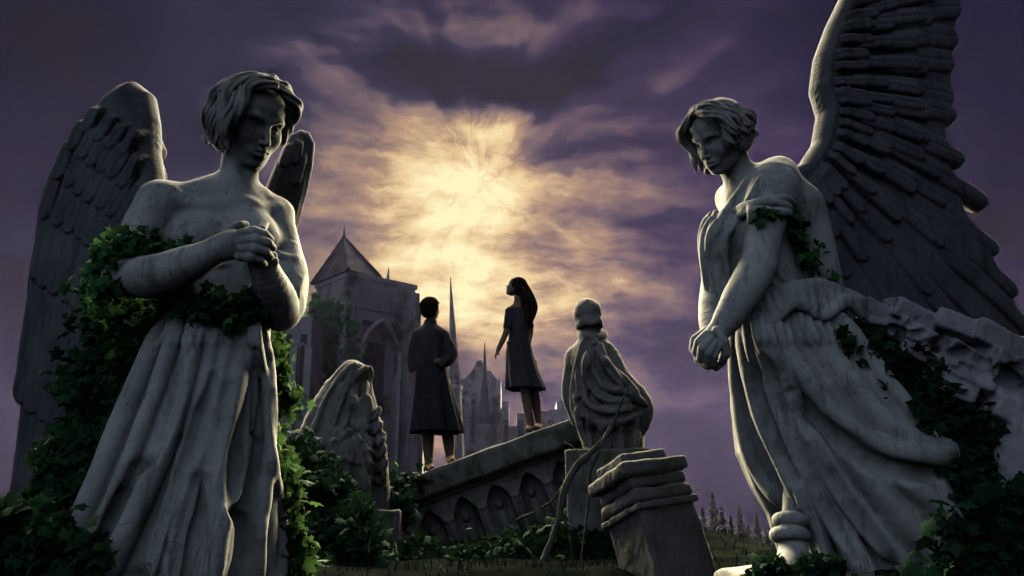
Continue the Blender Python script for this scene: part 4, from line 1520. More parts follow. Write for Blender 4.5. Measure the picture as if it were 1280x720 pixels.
def build_seated():
    Y = 7.2
    A = lambda px, py, dY=0.0: P(px, py, Y + dY)
    root = thing('draped_statue', 'seated stone figure seen from behind, smooth round head of hair above heavy looped drapery', 'statue', A(765, 600))
    h = .0085
    lo, hi = A(692, 640, 0), A(828, 362, 0)
    F = Frame(A(734, 399, .0), .285, yaw=196, pitch=18, roll=0)
    v = Vol((lo[0], Y - .50, lo[2]), (hi[0], Y + .50, hi[2]), h)
    carve_head(v, F, eyes=False)
    v.chain([A(736, 408), A(739, 424), A(742, 445)], [.090, .105, .16], .04, 8)
    v.chain([A(740, 455, .02), A(752, 490, .02), A(764, 530, .03)], [.19, .21, .22], .06, 10)
    v.chain([A(720, 446, .06), A(742, 436, .03), A(760, 446, .0)], [.085, .09, .085], .06, 8)
    v.chain([A(762, 448, -.02), A(780, 482, -.06), A(796, 512, -.02)], [.085, .075, .07], .04, 10)
    v.chain([A(719, 448, .06), A(713, 490, .10), A(722, 525, .14)], [.08, .075, .06], .04, 10)
    part('body', v, M_OLD, root)
    cp = Vol(F.c - .24, F.c + .24, .007)
    cp.ell(F(0, -.10, .12), np.array((.43, .49, .45)) * F.H, F.M, .03)
    cp.ell(F(0, .42, -.30), np.array((.34, .42, .52)) * F.H, F.M, .02, 's')
    for i in range(9):
        a = R(20 * i - 80)
        cp.chain([F(.36 * math.sin(a) * math.sin(t), -.12 - .42 * math.cos(a) * math.sin(t), .13 + .39 * math.cos(t)) for t in np.linspace(.2, 1.75, 9)], .016, .014)
    for i in range(13):
        a = R(-96 + 16 * i)
        cp.ell(F(.34 * math.sin(a), -.10 - .40 * math.cos(a), -.20 + .03 * math.sin(5 * i)), np.array((.07, .07, .13)) * F.H, F.M, .02)
    cp.rough(.009, 16, 3, 4)
    part('hair', cp, M_OLD, root)
    c = Vol((lo[0], Y - .58, lo[2]), (hi[0], Y + .58, A(0, 405)[2]), h)
    c.chain([A(742, 446, .02), A(751, 482, .02), A(765, 525, .03), A(768, 575, .05), A(768, 620, .05)], [.165, .205, .255, .24, .25], .05, 14)
    c.chain([A(726, 446, .05), A(727, 485, .06), A(734, 528, .06), A(742, 560, .04)], [.075, .085, .095, .06], .05, 12)
    c.chain([A(757, 442, -.02), A(776, 476, -.06), A(799, 506, -.04), A(800, 530, .0)], [.09, .10, .115, .08], .05, 12)
    c.chain([A(728, 418, .0), A(738, 424, -.1), A(752, 420, .0), A(742, 414, .1)], [.050, .056, .050, .045], .02, 12)
    f = c.fold
    f([(730, 424), (726, 446), (720, 474), (718, 505), (728, 536)], .040, .014, .75)
    f([(738, 428), (738, 452), (746, 474), (764, 486), (784, 488)], .046, .014, .8)
    f([(746, 426), (752, 446), (764, 464), (780, 476), (796, 494)], .046, .014, .8)
    f([(734, 440), (734, 466), (742, 488), (762, 500), (786, 502)], .044, .014, .8)
    f([(724, 462), (728, 490), (742, 508), (766, 514), (792, 510)], .046, .014, .8)
    f([(720, 490), (728, 512), (746, 526), (770, 528), (800, 518)], .044, .014, .8)
    f([(722, 510), (726, 535), (736, 556)], .034, .014, .7)
    f([(736, 520), (738, 545), (744, 566)], .034, .014, .7)
    f([(752, 446), (768, 468), (788, 492), (808, 506)], .036, .014, .7)
    f([(752, 530), (754, 556), (756, 580)], .030, .02, .6)
    f([(776, 532), (778, 556), (778, 580)], .030, .02, .6)
    f([(796, 524), (794, 550), (790, 576)], .034, .02, .6)
    c.groove([(744, 440), (748, 462), (760, 478), (776, 483)], .028, .014)
    c.groove([(736, 456), (742, 480), (756, 494), (776, 496)], .028, .014)
    c.groove([(732, 480), (742, 500), (760, 508), (780, 508)], .026, .014)
    c.groove([(730, 420), (742, 432), (752, 424)], .022, .012)
    for g in ([(726, 440), (724, 470), (724, 500), (732, 530)], [(756, 452), (772, 474), (790, 490)], [(730, 506), (746, 520), (770, 522), (794, 516)], [(744, 534), (746, 556), (750, 580)], [(766, 532), (768, 556), (768, 582)], [(786, 528), (786, 552), (784, 580)]):
        c.groove(g, .030, .012)
    c.rough(.010, 9, 3, 14)
    part('drapery', c, M_OLD, root)
    s = Vol((lo[0] - .05, Y - .5, A(0, 760)[2]), (hi[0] + .1, Y + .6, A(0, 566)[2]), .014)
    c0 = A(770, 660, 0)
    s.box((c0[0], Y + .06, c0[2] + .02), (.34, .38, .62), rot(yaw=-12), .04)
    s.rough(.02, 4, 3, 4)
    part('plinth', s, M_TOMB, root)


def build_pier():
    b, t = P(842, 745, 5.45), P(789, 572, 5.60)
    ez = (t - b) / np.linalg.norm(t - b)
    ex = np.array((math.cos(R(24)), math.sin(R(24)), 0.0))
    ex -= ez * (ex @ ez)
    ex /= np.linalg.norm(ex)
    M = np.stack([ex, np.cross(ez, ex), ez], 1)
    root = thing('stone_pier', 'leaning square stone pier with a stepped moulded cap, below the seated statue', 'pillar', tuple(b))

    def local(boxes, name, seed, lo, hi):
        v = Vol(lo, hi, .0075)
        for (z, half, hz, r, dx) in boxes:
            v.box((dx, 0, z), (half, half, hz), None, r, .004)
        v.rough(.009, 6, 4, seed)
        v.rough(.005, 24, 3, seed + 1)
        V, Q = v.mesh()
        link_mesh(name, t + V @ M.T, Q, M_PIER, root)
    local([(-.045, .165, .036, .018, -.015)], 'cap_slab', 1, (-.3, -.3, -.10), (.3, .3, .02))
    local([(-.125, .235, .043, .022, .0)], 'cap_slab', 2, (-.32, -.32, -.19), (.32, .32, -.06))
    local([(-.205, .205, .038, .028, .012), (-.285, .215, .042, .03, .012)], 'moulding', 3, (-.32, -.32, -.36), (.32, .32, -.14))
    local([(-.35, .225, .022, .01, .012), (-.95, .200, .62, .02, .012)], 'shaft', 4, (-.32, -.32, -1.62), (.32, .32, -.31))


build_veiled()
build_seated()
build_pier()
# ------------------------------------------------------------------ terrain, ledge, far buildings
def ground_z(x, y):
    x, y = np.asarray(x, float), np.asarray(y, float)
    s = lambda a, lo, hi: (lambda t: t * t * (3 - 2 * t))(np.clip((a - lo) / (hi - lo), 0, 1))
    m = .84 * s(y, 4.2, 5.6) * (1 - s(y, 10.5, 20)) * s(x, -4.5, -2.0) * (1 - s(x, 2.0, 5.0))
    m = m + .30 * np.exp(-(((x - 1.0) / 1.8) ** 2 + ((y - 8.6) / 1.6) ** 2))
    r = .88 * s(x, .9, 1.5) * s(y, 3.3, 3.7) * (1 - s(y, 4.9, 6.2))
    return np.maximum(m, r)


def build_ground():
    xs = np.concatenate([np.linspace(-150, -12, 30), np.linspace(-11, 11, 180), np.linspace(12, 150, 30)])
    ys = np.concatenate([np.linspace(-40, 1, 12), np.linspace(1.2, 22, 170), np.linspace(23, 150, 40)])
    Xg, Yg = np.meshgrid(xs, ys, indexing='ij')
    p = np.stack([Xg.ravel(), Yg.ravel(), np.zeros(Xg.size)], 1)
    z = ground_z(Xg, Yg).ravel() + .05 * fbm(p * 1.3, 4, 3) * (np.abs(p[:, 0]) < 30) + .25 * fbm(p * .05, 3, 8) * np.clip((p[:, 1] - 20) / 40, 0, 1)
    z = z + 2.4 * np.clip((p[:, 1] - 112) / 34, 0, 1) ** 2 + 2.0 * np.clip((np.abs(p[:, 0]) - 100) / 46, 0, 1) ** 2
    p[:, 2] = z
    n, m = Xg.shape
    i = np.arange(n * m).reshape(n, m)
    Q = np.stack([i[:-1, :-1].ravel(), i[1:, :-1].ravel(), i[1:, 1:].ravel(), i[:-1, 1:].ravel()], 1)
    o = link_mesh('ground', p, Q, M_EARTH)
    tag(o, kind='structure')


def build_ledge():
    A = lambda px, py, Y: P(px, py, Y)
    root = thing('stone_ledge', 'pale cracked stone ledge that slopes down behind the leaning angel, its lower side under ivy', 'rock ledge', tuple(A(1180, 700, 4.4)))
    v = Vol((A(1015, 0, 4.2)[0], 3.75, .2), (A(1330, 0, 4.6)[0], 5.1, A(0, 350, 4.3)[2]), .0095)
    v.chain([A(1036, 378, 4.06), A(1062, 386, 4.07), A(1092, 398, 4.08), A(1130, 415, 4.10), A(1180, 440, 4.12), A(1226, 478, 4.10), A(1286, 536, 4.05), A(1340, 620, 4.0)], [.020, .036, .046, .060, .085, .14, .26, .40], .05, 24)
    rg = np.random.default_rng(4)
    # broken coping blocks, row under row along the slope
    for row in range(4):
        x = 1050.0 + 44 * row
        while x < 1310:
            t = (x - 1050) / 240
            L_ = (.055 + .07 * t) * rg.uniform(.7, 1.35)
            hh = (.030 + .028 * t) * rg.uniform(.8, 1.2)
            sl = 18 + 14 * t
            y = 376 + 52 * t + 22 * t * t + row * (17 + 13 * t)
            v.box(A(x, y + rg.uniform(-3, 3), 4.02 - .10 * t + .012 * row + rg.uniform(-.025, .025)), (L_, .07 + .05 * t, hh), rot(rg.uniform(-14, 14), rg.uniform(-14, 14), sl + rg.uniform(-9, 9)), .010, .0)
            x += L_ * 2 * 270 * rg.uniform(.95, 1.12)
    for i in range(26):
        t = rg.random()
        x = 1110 + 180 * t
        y = 405 + 50 * t + 50 * rg.random() * t
        a = rg.uniform(-30, 50)
        l = 14 + 18 * rg.random()
        v.groove([(x, y), (x + l * .5 * math.cos(R(a)), y + l * .5 * math.sin(R(a)) + 2), (x + l * math.cos(R(a)), y + l * math.sin(R(a)))], .026, .004)
    v.rough(.014, 4, 3, 3)
    v.rough(.006, 22, 3, 9)
    part('crest', v, M_LEDGE, root)
    w = Vol((A(1015, 0, 4.2)[0], 3.7, -.05), (A(1360, 0, 4.6)[0], 5.2, A(0, 384, 4.3)[2]), .018)
    w.chain([A(1070, 440, 4.32), A(1130, 480, 4.30), A(1200, 540, 4.26), A(1270, 610, 4.22), A(1350, 720, 4.2)], [.07, .16, .26, .36, .5], .08, 18)
    w.chain([A(1120, 520, 4.42), A(1160, 620, 4.45), A(1200, 740, 4.45), A(1230, 840, 4.4)], [.15, .28, .40, .5], .1, 12)
    w.rough(.04, 3, 4, 5)
    part('bank', w, M_TOMB, root)
    # the block the angel stands on
    b = Vol((A(930, 0, 4)[0] - .2, 3.4, -.1), (A(1260, 0, 4.2)[0], 5.0, P(0, 700, 4.0)[2] + .06), .02)
    c = A(1085, 700, 4.15)
    b.box((c[0] + .02, 4.15, .44), (.68, .60, .43), rot(yaw=-8), .06)
    b.rough(.03, 4, 4, 2)
    part('base_block', b, M_TOMB, root)


def arch_face(m, o, ux, uz, n, w, hgt, depth, steps=8):
    """a pointed recess frame is built from voussoir blocks set proud of the wall"""
    o, ux, uz, n = (np.array(q, float) for q in (o, ux, uz, n))
    pts = []
    for s in (-1, 1):
        for i in range(steps + 1):
            a = R(60 * i / steps)
            pts.append((s, w / 2 - (w - w * math.cos(a)), hgt + w * math.sin(a)))
    left = [(-p[1], p[2]) for p in pts if p[0] < 0]
    right = [(p[1], p[2]) for p in pts if p[0] > 0]
    for line in (left, right):
        q = [(line[0][0], 0)] + line
        for a, b in zip(q[:-1], q[1:]):
            A_ = o + ux * a[0] + uz * a[1]
            B_ = o + ux * b[0] + uz * b[1]
            m.cone(A_ + n * .05, B_ + n * .05, depth, depth, 4)


def build_church():
    Y = 60.0
    s = Y / FPX / math.cos(PITCH)
    c = P(437, 345, Y)                     # nearest corner, top of the wall
    ztop = c[2]
    e1 = np.array((-math.cos(R(48)), math.sin(R(48)), 0))   # left face runs away to the left
    e2 = np.array((math.cos(R(40)), math.sin(R(40)), 0))    # right face runs away to the right
    root = thing('church_tower', 'ruined church tower with a steep pointed roof and tall pointed doorway, pale in the haze', 'church', (c[0], Y + 3, 0))
    up = np.array((0, 0, 1.0))
    c0 = np.array((c[0], c[1], 0))
    w1, w2 = 4.6, 5.6

    def slab(m, o, a, b, la, lb, z0, z1):
        V = [o + up * z0, o + a * la + up * z0, o + a * la + b * lb + up * z0, o + b * lb + up * z0]
        V = V + [q + up * (z1 - z0) for q in V]
        F = [(0, 1, 2, 3), (7, 6, 5, 4), (4, 5, 1, 0), (5, 6, 2, 1), (6, 7, 3, 2), (7, 4, 0, 3)]
        m.add(V, F)
    m = MB()
    # walls: the right face keeps a deep doorway between two jambs
    d0, d1, dz = .22 * w2, .80 * w2, ztop - 3.0
    slab(m, c0, e1, e2, w1, d0, -.5, ztop)
    slab(m, c0 + e2 * d1, e1, e2, w1, w2 - d1, -.5, ztop)
    slab(m, c0 + e2 * d0 + e1 * 1.3, e1, e2, w1 - 1.3, d1 - d0, -.5, ztop)
    slab(m, c0 + e2 * d0, e1, e2, 1.3, d1 - d0, dz, ztop)
    # buttresses and string courses
    for o in (c0 - e2 * .35 - e1 * .35, c0 + e2 * (w2 - .5) - e1 * .35, c0 + e1 * (w1 - .5) - e2 * .35):
        slab(m, o, e1, e2, .85, .85, -.5, ztop - 1.2)
        slab(m, o + e1 * .1 + e2 * .1, e1, e2, .65, .65, ztop - 1.2, ztop - .3)
    slab(m, c0 - e1 * .12 - e2 * .12, e1, e2, w1 + .24, w2 + .24, ztop + .003, ztop + .35)
    slab(m, c0 - e1 * .10 - e2 * .10, e1, e2, .09, w2 + .2, ztop - 2.2, ztop - 1.9)
    slab(m, c0 - e1 * .10 - e2 * .10, e1, e2, w1 + .2, .09, ztop - 2.2, ztop - 1.9)
    m.build('wall', M_CHURCH, root)
    f = MB()
    mid = c0 + e2 * (d0 + d1) / 2
    arch_face(f, mid, e2, up, -e1, (d1 - d0) * 1.0, dz - 2.6, .20)
    f.build('doorway_arch', M_CHURCH, root)
    wd = MB()
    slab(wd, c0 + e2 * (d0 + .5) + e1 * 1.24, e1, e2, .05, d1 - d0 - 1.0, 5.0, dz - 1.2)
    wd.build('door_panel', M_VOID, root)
    for k in (0.28, 0.62):
        g = MB()
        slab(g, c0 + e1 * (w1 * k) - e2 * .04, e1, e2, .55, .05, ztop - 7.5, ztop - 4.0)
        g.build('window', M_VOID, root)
        q = MB()
        arch_face(q, c0 + e1 * (w1 * k + .27) + up * (ztop - 7.5), e1, up, -e2, .62, 3.3, .07)
        q.build('window_frame', M_CHURCH, root)
    r = MB()
    ap = P(430, 296, Y + 2.2)
    cs = [c0 - e1 * .3 - e2 * .3, c0 + e2 * (w2 * .46), c0 + e2 * (w2 * .46) + e1 * (w1 + .3), c0 + e1 * (w1 + .3) - e2 * .3]
    V = [q + up * (ztop + .36) for q in cs] + [ap]
    r.add(V, [(0, 1, 4), (1, 2, 4), (2, 3, 4), (3, 0, 4), (3, 2, 1, 0)])
    for a, b in ((0, 4), (1, 4), (3, 4)):
        r.cone(V[a], V[b], .16, .09, 5)
    r.cone(ap - up * .2, ap + up * .9, .14, .02, 6)
    r.build('roof', M_ROOF, root)
    for (px, top, Yp) in ((486, 334, Y + 4.2), (395, 372, Y + 3.5), (470, 352, Y + 4.4)):
        pm = MB()
        t = P(px, top, Yp)
        pm.cone((t[0], t[1], ztop - 2.5), (t[0], t[1], t[2] - 1.9), .34, .30, 4)
        pm.cone((t[0], t[1], t[2] - 1.9), (t[0], t[1], t[2] - 1.75), .42, .42, 4)
        pm.cone((t[0], t[1], t[2] - 1.75), tuple(t), .30, .02, 4)
        pm.build('pinnacle', M_CHURCH, root)

    # lower range on the left and the stump of a nave on the right
    def block(name, label, cat, x0, x1, ytop, Yb, dep, wins, ragged=0, mat=M_CHURCH):
        a, b = P(x0, ytop, Yb), P(x1, ytop, Yb)
        rt = thing(name, label, cat, ((a[0] + b[0]) / 2, Yb, 0))
        m = MB()
        rg = np.random.default_rng(int(x0))
        n = max(1, int((b[0] - a[0]) / 1.1)) if ragged else 1
        for i in range(n):
            xa, xb = a[0] + (b[0] - a[0]) * i / n, a[0] + (b[0] - a[0]) * (i + 1) / n
            m.box((xa, Yb + .01 * (i % 2), -.5), (xb, Yb + dep, a[2] - ragged * rg.random() ** 1.5))
        m.box((a[0] - .1, Yb - .15, a[2] * .55), (b[0] + .1, Yb - .003, a[2] * .55 + .3))
        for i in range(wins + 1):
            x = a[0] + (b[0] - a[0]) * i / max(1, wins)
            m.box((x - .22, Yb - .5, -.5), (x + .22, Yb - .004, a[2] * .8))
        m.build('wall', mat, rt)
        for i in range(wins):
            x = a[0] + (b[0] - a[0]) * (i + .5) / wins
            w = (b[0] - a[0]) / wins * .2
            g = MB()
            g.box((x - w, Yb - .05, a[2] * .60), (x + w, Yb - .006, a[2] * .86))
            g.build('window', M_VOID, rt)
            q = MB()
            arch_face(q, (x, Yb, a[2] * .60), (1, 0, 0), (0, 0, 1), (0, -1, 0), w * 2.1, a[2] * .2, .09)
            q.build('window_frame', mat, rt)
        return rt, a, b
    block('ruined_building', 'low ruined church range with narrow windows left of the tower', 'ruin', 338, 392, 376, 57.0, 6, 3, 1.2)
    block('ruined_building', 'broken nave wall with tall gaps just right of the church tower', 'ruin', 498, 530, 410, 68.0, 5, 2, 3.0)
    rt, a, b = block('ruined_building', 'faint broad ruined hall with a broken gable far behind the two people', 'ruin', 572, 626, 470, 112.0, 10, 4, .8)
    m = MB()
    cx = (a[0] + b[0]) / 2
    hw = (b[0] - a[0]) / 2
    prof = [(cx - hw * .95, a[2] - .9), (cx + hw * .95, a[2] - .9), (cx + hw * .5, a[2] + .8), (cx + hw * .32, a[2] + .6), (cx + .1 * hw, a[2] + 2.2), (cx - .1 * hw, a[2] + 2.0), (cx - hw * .4, a[2] + .5)]
    V = [(x, 112.3, z) for x, z in prof] + [(x, 121.0, z) for x, z in prof]
    n = len(prof)
    m.add(V, [(i, (i + 1) % n, n + (i + 1) % n, n + i) for i in range(n)] + [tuple(range(n))[::-1], tuple(range(n, 2 * n))])
    m.build('gable', M_CHURCH, rt)
    block('ruined_building', 'long faint broken wall beyond the standing couple', 'ruin', 586, 716, 500, 125.0, 6, 7, 4.0)
    for (label, px, top, bx, r, Ys) in (('thin tall church spire, faint behind the jacketed person', 563, 346, 578, 1.5, 104.0),
                                        ('shorter faint spire beside the tower wall, left of the jacketed person', 508, 384, 508, 1.2, 96.0),
                                        ('stubby faint spire low between the two people', 606, 428, 606, 1.4, 110.0)):
        t, g = P(px, top, Ys), P(bx, 560, Ys)
        rt = thing('church_spire', label, 'spire', (g[0], Ys, 0))
        m = MB()
        zsh = 1 + (t[2] - 1) * .55
        xs_ = g[0] + (t[0] - g[0]) * .55
        m.cone((g[0], Ys, -.5), (xs_, Ys, zsh), r * .60, r * .52, 8)
        m.cone((xs_, Ys, zsh), (xs_, Ys, zsh + .5), r * .62, r * .62, 8)
        m.build('shaft', M_CHURCH, rt)
        m = MB()
        m.cone((xs_, Ys, zsh + .5), tuple(t), r * .50, .04, 8)
        m.build('spire_roof', M_ROOF, rt)


build_ground()
build_ledge()
build_church()
# ------------------------------------------------------------------ ivy, bushes, roots, conifers, grass
LEAF = np.array([(0, .30, .06), (0, .02, 0), (.30, -.14, -.05), (.46, .14, -.09), (.32, .30, -.04), (.66, .52, -.13), (.26, .62, -.02), (0, 1.0, -.10),
                 (-.26, .62, -.02), (-.66, .52, -.13), (-.32, .30, -.04), (-.46, .14, -.09), (-.30, -.14, -.05)])
LEAF_F = np.array([(0, i, i + 1) for i in range(1, 12)] + [(0, 12, 1)])
OVAL = np.array([(0, .45, .05), (0, 0, 0), (.22, .2, -.03), (.28, .5, -.05), (.15, .82, -.04), (0, 1, -.08), (-.15, .82, -.04), (-.28, .5, -.05), (-.22, .2, -.03)])
OVAL_F = np.array([(0, i, i + 1) for i in range(1, 8)] + [(0, 8, 1)])


def leaf_mesh(name, pts, nrm, size, mat, parent=None, seed=0, shape=(LEAF, LEAF_F), tint=(0, 1), hang=.6, origin=None):
    rg = np.random.default_rng(seed)
    n = len(pts)
    nrm = nrm / (np.linalg.norm(nrm, axis=1)[:, None] + 1e-9)
    # leaf tips point mostly down and outward
    d = rg.normal(size=(n, 3)) * .75 + np.array((0, 0, -hang))
    d -= (d * nrm).sum(1)[:, None] * nrm
    d /= np.linalg.norm(d, axis=1)[:, None] + 1e-9
    x = np.cross(d, nrm)
    L_, F_ = shape
    s = size[:, None, None]
    V = pts[:, None, :] + s * (L_[None, :, :1] * x[:, None, :] * rg.uniform(.8, 1.15, (n, 1, 1)) + L_[None, :, 1:2] * d[:, None, :] + L_[None, :, 2:] * nrm[:, None, :] * rg.uniform(.5, 2.2, (n, 1, 1)))
    k = len(L_)
    Fa = (F_[None] + (np.arange(n) * k)[:, None, None]).reshape(-1, 3)
    o = link_mesh(name, V.reshape(-1, 3), Fa, mat, parent, smooth=True, origin=origin)
    at = o.data.attributes.new('tint', 'FLOAT', 'POINT')
    tv = np.repeat(tint[0] + (tint[1] - tint[0]) * rg.random(n) ** 1.6, k)
    if len(o.data.vertices) == len(tv):
        at.data.foreach_set('value', tv.astype(np.float32))
    return o


def stems(name, paths, mat, parent, r=.006):
    m = MB()
    for pth in paths:
        q = spline(pth, 5 * len(pth))
        for a, b in zip(q[:-1], q[1:]):
            m.cone(a, b, r, r * .95, 5)
    return m.build(name, mat, parent, smooth=True)


def poly_points(poly, n, rg, clump=0, cr=14):
    poly = np.array(poly, float)
    lo, hi = poly.min(0), poly.max(0)
    out = np.zeros((0, 2))
    cen = None
    if clump:
        cen = poly_points(poly, clump, rg)
    while len(out) < n:
        if cen is None:
            q = rg.uniform(lo, hi, (n * 3, 2))
        else:
            q = cen[rg.integers(0, len(cen), n * 3)] + rg.normal(size=(n * 3, 2)) * cr
        q = q[in_poly(q[:, 0], q[:, 1], poly)] if cen is None else q
        out = np.vstack([out, q])
    return out[:n]


def patch(poly, n, Yf, size, rg, clump=60, cr=12, thick=.10, face=(0, -.75, .45), spread=.75):
    """leaves over a sheet whose depth follows Yf(px,py); clumps stand out from it"""
    q = poly_points(poly, n, rg, clump, cr)
    Y = np.array([Yf(a, b) for a, b in q])
    w = np.stack([q[:, 0] * .035, q[:, 1] * .035, np.zeros(n)], 1)
    Y = Y - thick * (.5 + .9 * fbm(w, 3, 5)) - thick * .6 * rg.random(n)
    pts = np.array([P(a, b, y) for (a, b), y in zip(q, Y)])
    nrm = np.array(face)[None] + rg.normal(size=(n, 3)) * spread
    return pts, nrm, size * (.35 + .95 * rg.random(n) ** .8)


def along(paths, n, spread, size, rg, face=(0, -.7, .5), sp=.75):
    pts = []
    tot = [np.linalg.norm(np.diff(p, axis=0), axis=1).sum() for p in paths]
    for p, L_ in zip(paths, tot):
        k = max(2, int(n * L_ / sum(tot)))
        q = spline(p, 120)
        i = rg.integers(0, 120, k)
        pts.append(q[i] + rg.normal(size=(k, 3)) * spread)
    pts = np.vstack(pts)
    nrm = np.array(face)[None] + rg.normal(size=(len(pts), 3)) * sp
    return pts, nrm, size * (.35 + .95 * rg.random(len(pts)) ** .8)


def ivy(label, leaves, paths, mat=M_IVY, seed=0, name='ivy', cat='ivy', r=.006, tint=(0, 1), group=None, shape=(LEAF, LEAF_F)):
    pts = np.vstack([l[0] for l in leaves])
    c = pts.mean(0)
    c[2] = pts[:, 2].min()
    root = thing(name, label, cat, tuple(c), group)
    leaf_mesh('foliage', pts, np.vstack([l[1] for l in leaves]), np.concatenate([l[2] for l in leaves]), mat, root, seed, shape, tint)
    if paths:
        for p in paths:
            stems('stem', [p], M_STEM, root, r)
    return root


def build_ivy():
    rg = np.random.default_rng(21)
    A = lambda px, py, Y: P(px, py, Y)
    belt = [[A(200, 372, 3.0), A(225, 384, 2.86), A(262, 389, 2.82), A(300, 391, 2.84), A(332, 388, 2.93)],
            [A(205, 384, 2.96), A(240, 376, 2.85), A(280, 380, 2.82), A(322, 382, 2.89)]]
    ivy('ivy garland wound round the waist of the praying angel', [along(belt, 420, .024, .042, rg)], belt, seed=1, tint=(0, .7))
    arm = [[A(228, 322, 2.86), A(200, 318, 2.82), A(170, 310, 2.80), A(140, 322, 2.80)], [A(190, 300, 2.86), A(160, 318, 2.79), A(140, 350, 2.78), A(132, 390, 2.84)], [A(150, 305, 2.86), A(128, 330, 2.86), A(120, 370, 2.92)]]
    ivy('ivy tangle hanging over the bent elbow of the praying angel', [along(arm, 420, .028, .045, rg)], arm, seed=2, tint=(0, .85))
    side = [[A(205, 395, 3.0), A(165, 470, 3.0), A(120, 570, 3.0), A(70, 690, 2.95)], [A(150, 400, 3.1), A(110, 500, 3.1), A(60, 620, 3.05), A(10, 730, 3.0)], [A(128, 350, 3.1), A(104, 480, 3.15), A(60, 600, 3.1)]]
    poly = [(128, 345), (205, 385), (198, 415), (166, 480), (128, 570), (92, 660), (72, 725), (-15, 725), (-15, 672), (24, 628), (62, 572), (86, 505), (104, 430)]
    ivy('thick ivy climbing between the near wing and the gown of the praying angel',
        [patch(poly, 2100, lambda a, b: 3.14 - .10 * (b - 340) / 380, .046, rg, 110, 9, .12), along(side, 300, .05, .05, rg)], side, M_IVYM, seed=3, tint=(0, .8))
    poly = [(-15, 640), (60, 650), (110, 690), (120, 735), (-15, 735)]
    ivy('low ivy heap in the corner at the foot of the praying angel', [patch(poly, 900, lambda a, b: 2.72, .056, rg, 40, 14, .12)], None, M_IVYM, seed=13, tint=(0, .8))
    strand = [[A(322, 404, 3.12), A(338, 440, 3.14), A(344, 480, 3.16), A(342, 540, 3.16), A(350, 620, 3.14), A(362, 720, 3.1)], [A(336, 450, 3.14), A(356, 492, 3.16), A(370, 505, 3.16)], [A(342, 560, 3.15), A(364, 600, 3.15), A(380, 640, 3.15)], [A(352, 660, 3.12), A(374, 690, 3.1), A(386, 720, 3.1)]]
    poly = [(326, 412), (344, 420), (352, 446), (374, 496), (366, 512), (350, 528), (360, 590), (384, 640), (392, 725), (345, 725), (350, 640), (338, 560), (330, 470)]
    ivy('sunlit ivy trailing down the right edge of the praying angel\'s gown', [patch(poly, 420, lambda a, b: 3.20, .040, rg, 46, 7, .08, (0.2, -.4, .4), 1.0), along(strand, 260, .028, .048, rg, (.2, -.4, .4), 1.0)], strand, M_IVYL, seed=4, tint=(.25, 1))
    # by the right angel
    back = [[A(982, 258, 3.84), A(994, 276, 3.88), A(1002, 300, 3.94), A(1012, 326, 3.98), A(1026, 344, 4.0)], [A(940, 262, 3.78), A(962, 268, 3.78), A(984, 262, 3.84)], [A(1006, 300, 3.96), A(1024, 320, 4.02), A(1036, 352, 4.04)]]
    ivy('ivy sprig caught in the arm band of the leaning angel', [along(back, 210, .020, .046, rg)], back, seed=5, tint=(.1, .9))
    vs = [[A(1058, 402, 4.02), A(1105, 435, 4.02), A(1165, 495, 4.0), A(1235, 590, 3.95)], [A(1075, 420, 3.98), A(1130, 478, 3.98), A(1190, 560, 3.95), A(1228, 660, 3.9)], [A(1120, 446, 4.0), A(1180, 488, 3.98), A(1250, 600, 3.9)]]
    poly = [(1056, 400), (1100, 426), (1150, 455), (1186, 486), (1216, 530), (1250, 590), (1290, 640), (1295, 735), (1200, 735), (1238, 660), (1212, 585), (1160, 520), (1112, 462), (1072, 420)]
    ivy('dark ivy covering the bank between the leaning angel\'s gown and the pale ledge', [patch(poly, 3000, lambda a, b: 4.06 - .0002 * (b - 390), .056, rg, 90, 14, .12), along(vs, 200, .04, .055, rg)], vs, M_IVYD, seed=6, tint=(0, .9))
    poly = [(1150, 700), (1180, 670), (1230, 640), (1290, 590), (1290, 740), (1130, 740)]
    sd = [[A(1256, 715, 3.3), A(1254, 670, 3.3), A(1250, 612, 3.3)], [A(1200, 730, 3.3), A(1180, 695, 3.28)], [A(1270, 720, 3.3), A(1282, 660, 3.3)]]
    ivy('leafy weed with upright stems in the corner below the leaning angel', [patch(poly, 420, lambda a, b: 3.40, .075, rg, 40, 16, .12, (0, -.4, .8)), along(sd, 60, .03, .06, rg)], sd, M_IVYD, seed=7, name='weed', cat='weed', tint=(.3, 1))
    poly = [(940, 706), (985, 698), (1035, 706), (1060, 730), (930, 730)]
    ivy('small ivy cluster under the wrapped foot of the leaning angel', [patch(poly, 240, lambda a, b: 3.62, .05, rg, 24, 9, .06)], None, M_IVYD, seed=8, tint=(0, .8))
    # round the tomb and the mourner
    poly = [(352, 560), (385, 540), (408, 588), (436, 612), (458, 632), (470, 660), (478, 725), (345, 725), (345, 600)]
    ivy('big dark ivy bush round the knees of the veiled mourner', [patch(poly, 3000, lambda a, b: 7.15 - .006 * (b - 560), .080, rg, 120, 11, .30)], None, M_IVYD, seed=9, name='ivy_bush', cat='bush', tint=(0, .7))
    tl = [[A(480, 700, 7.4), A(560, 692, 7.5), A(640, 672, 7.6), A(700, 650, 7.5), A(745, 622, 7.3)], [A(500, 716, 7.2), A(600, 706, 7.2), A(700, 690, 7.2), A(760, 690, 6.8)]]
    poly = [(480, 698), (560, 698), (640, 690), (700, 676), (745, 660), (765, 690), (790, 725), (480, 725)]
    ivy('ivy mat creeping over the footing of the tilted tomb', [patch(poly, 1900, lambda a, b: 7.25 - .006 * (b - 640), .080, rg, 90, 14, .25), along(tl, 200, .05, .08, rg)], tl, M_IVYD, seed=10, r=.016, tint=(0, .6))
    poly = [(440, 604), (466, 606), (500, 618), (512, 640), (486, 668), (452, 650)]
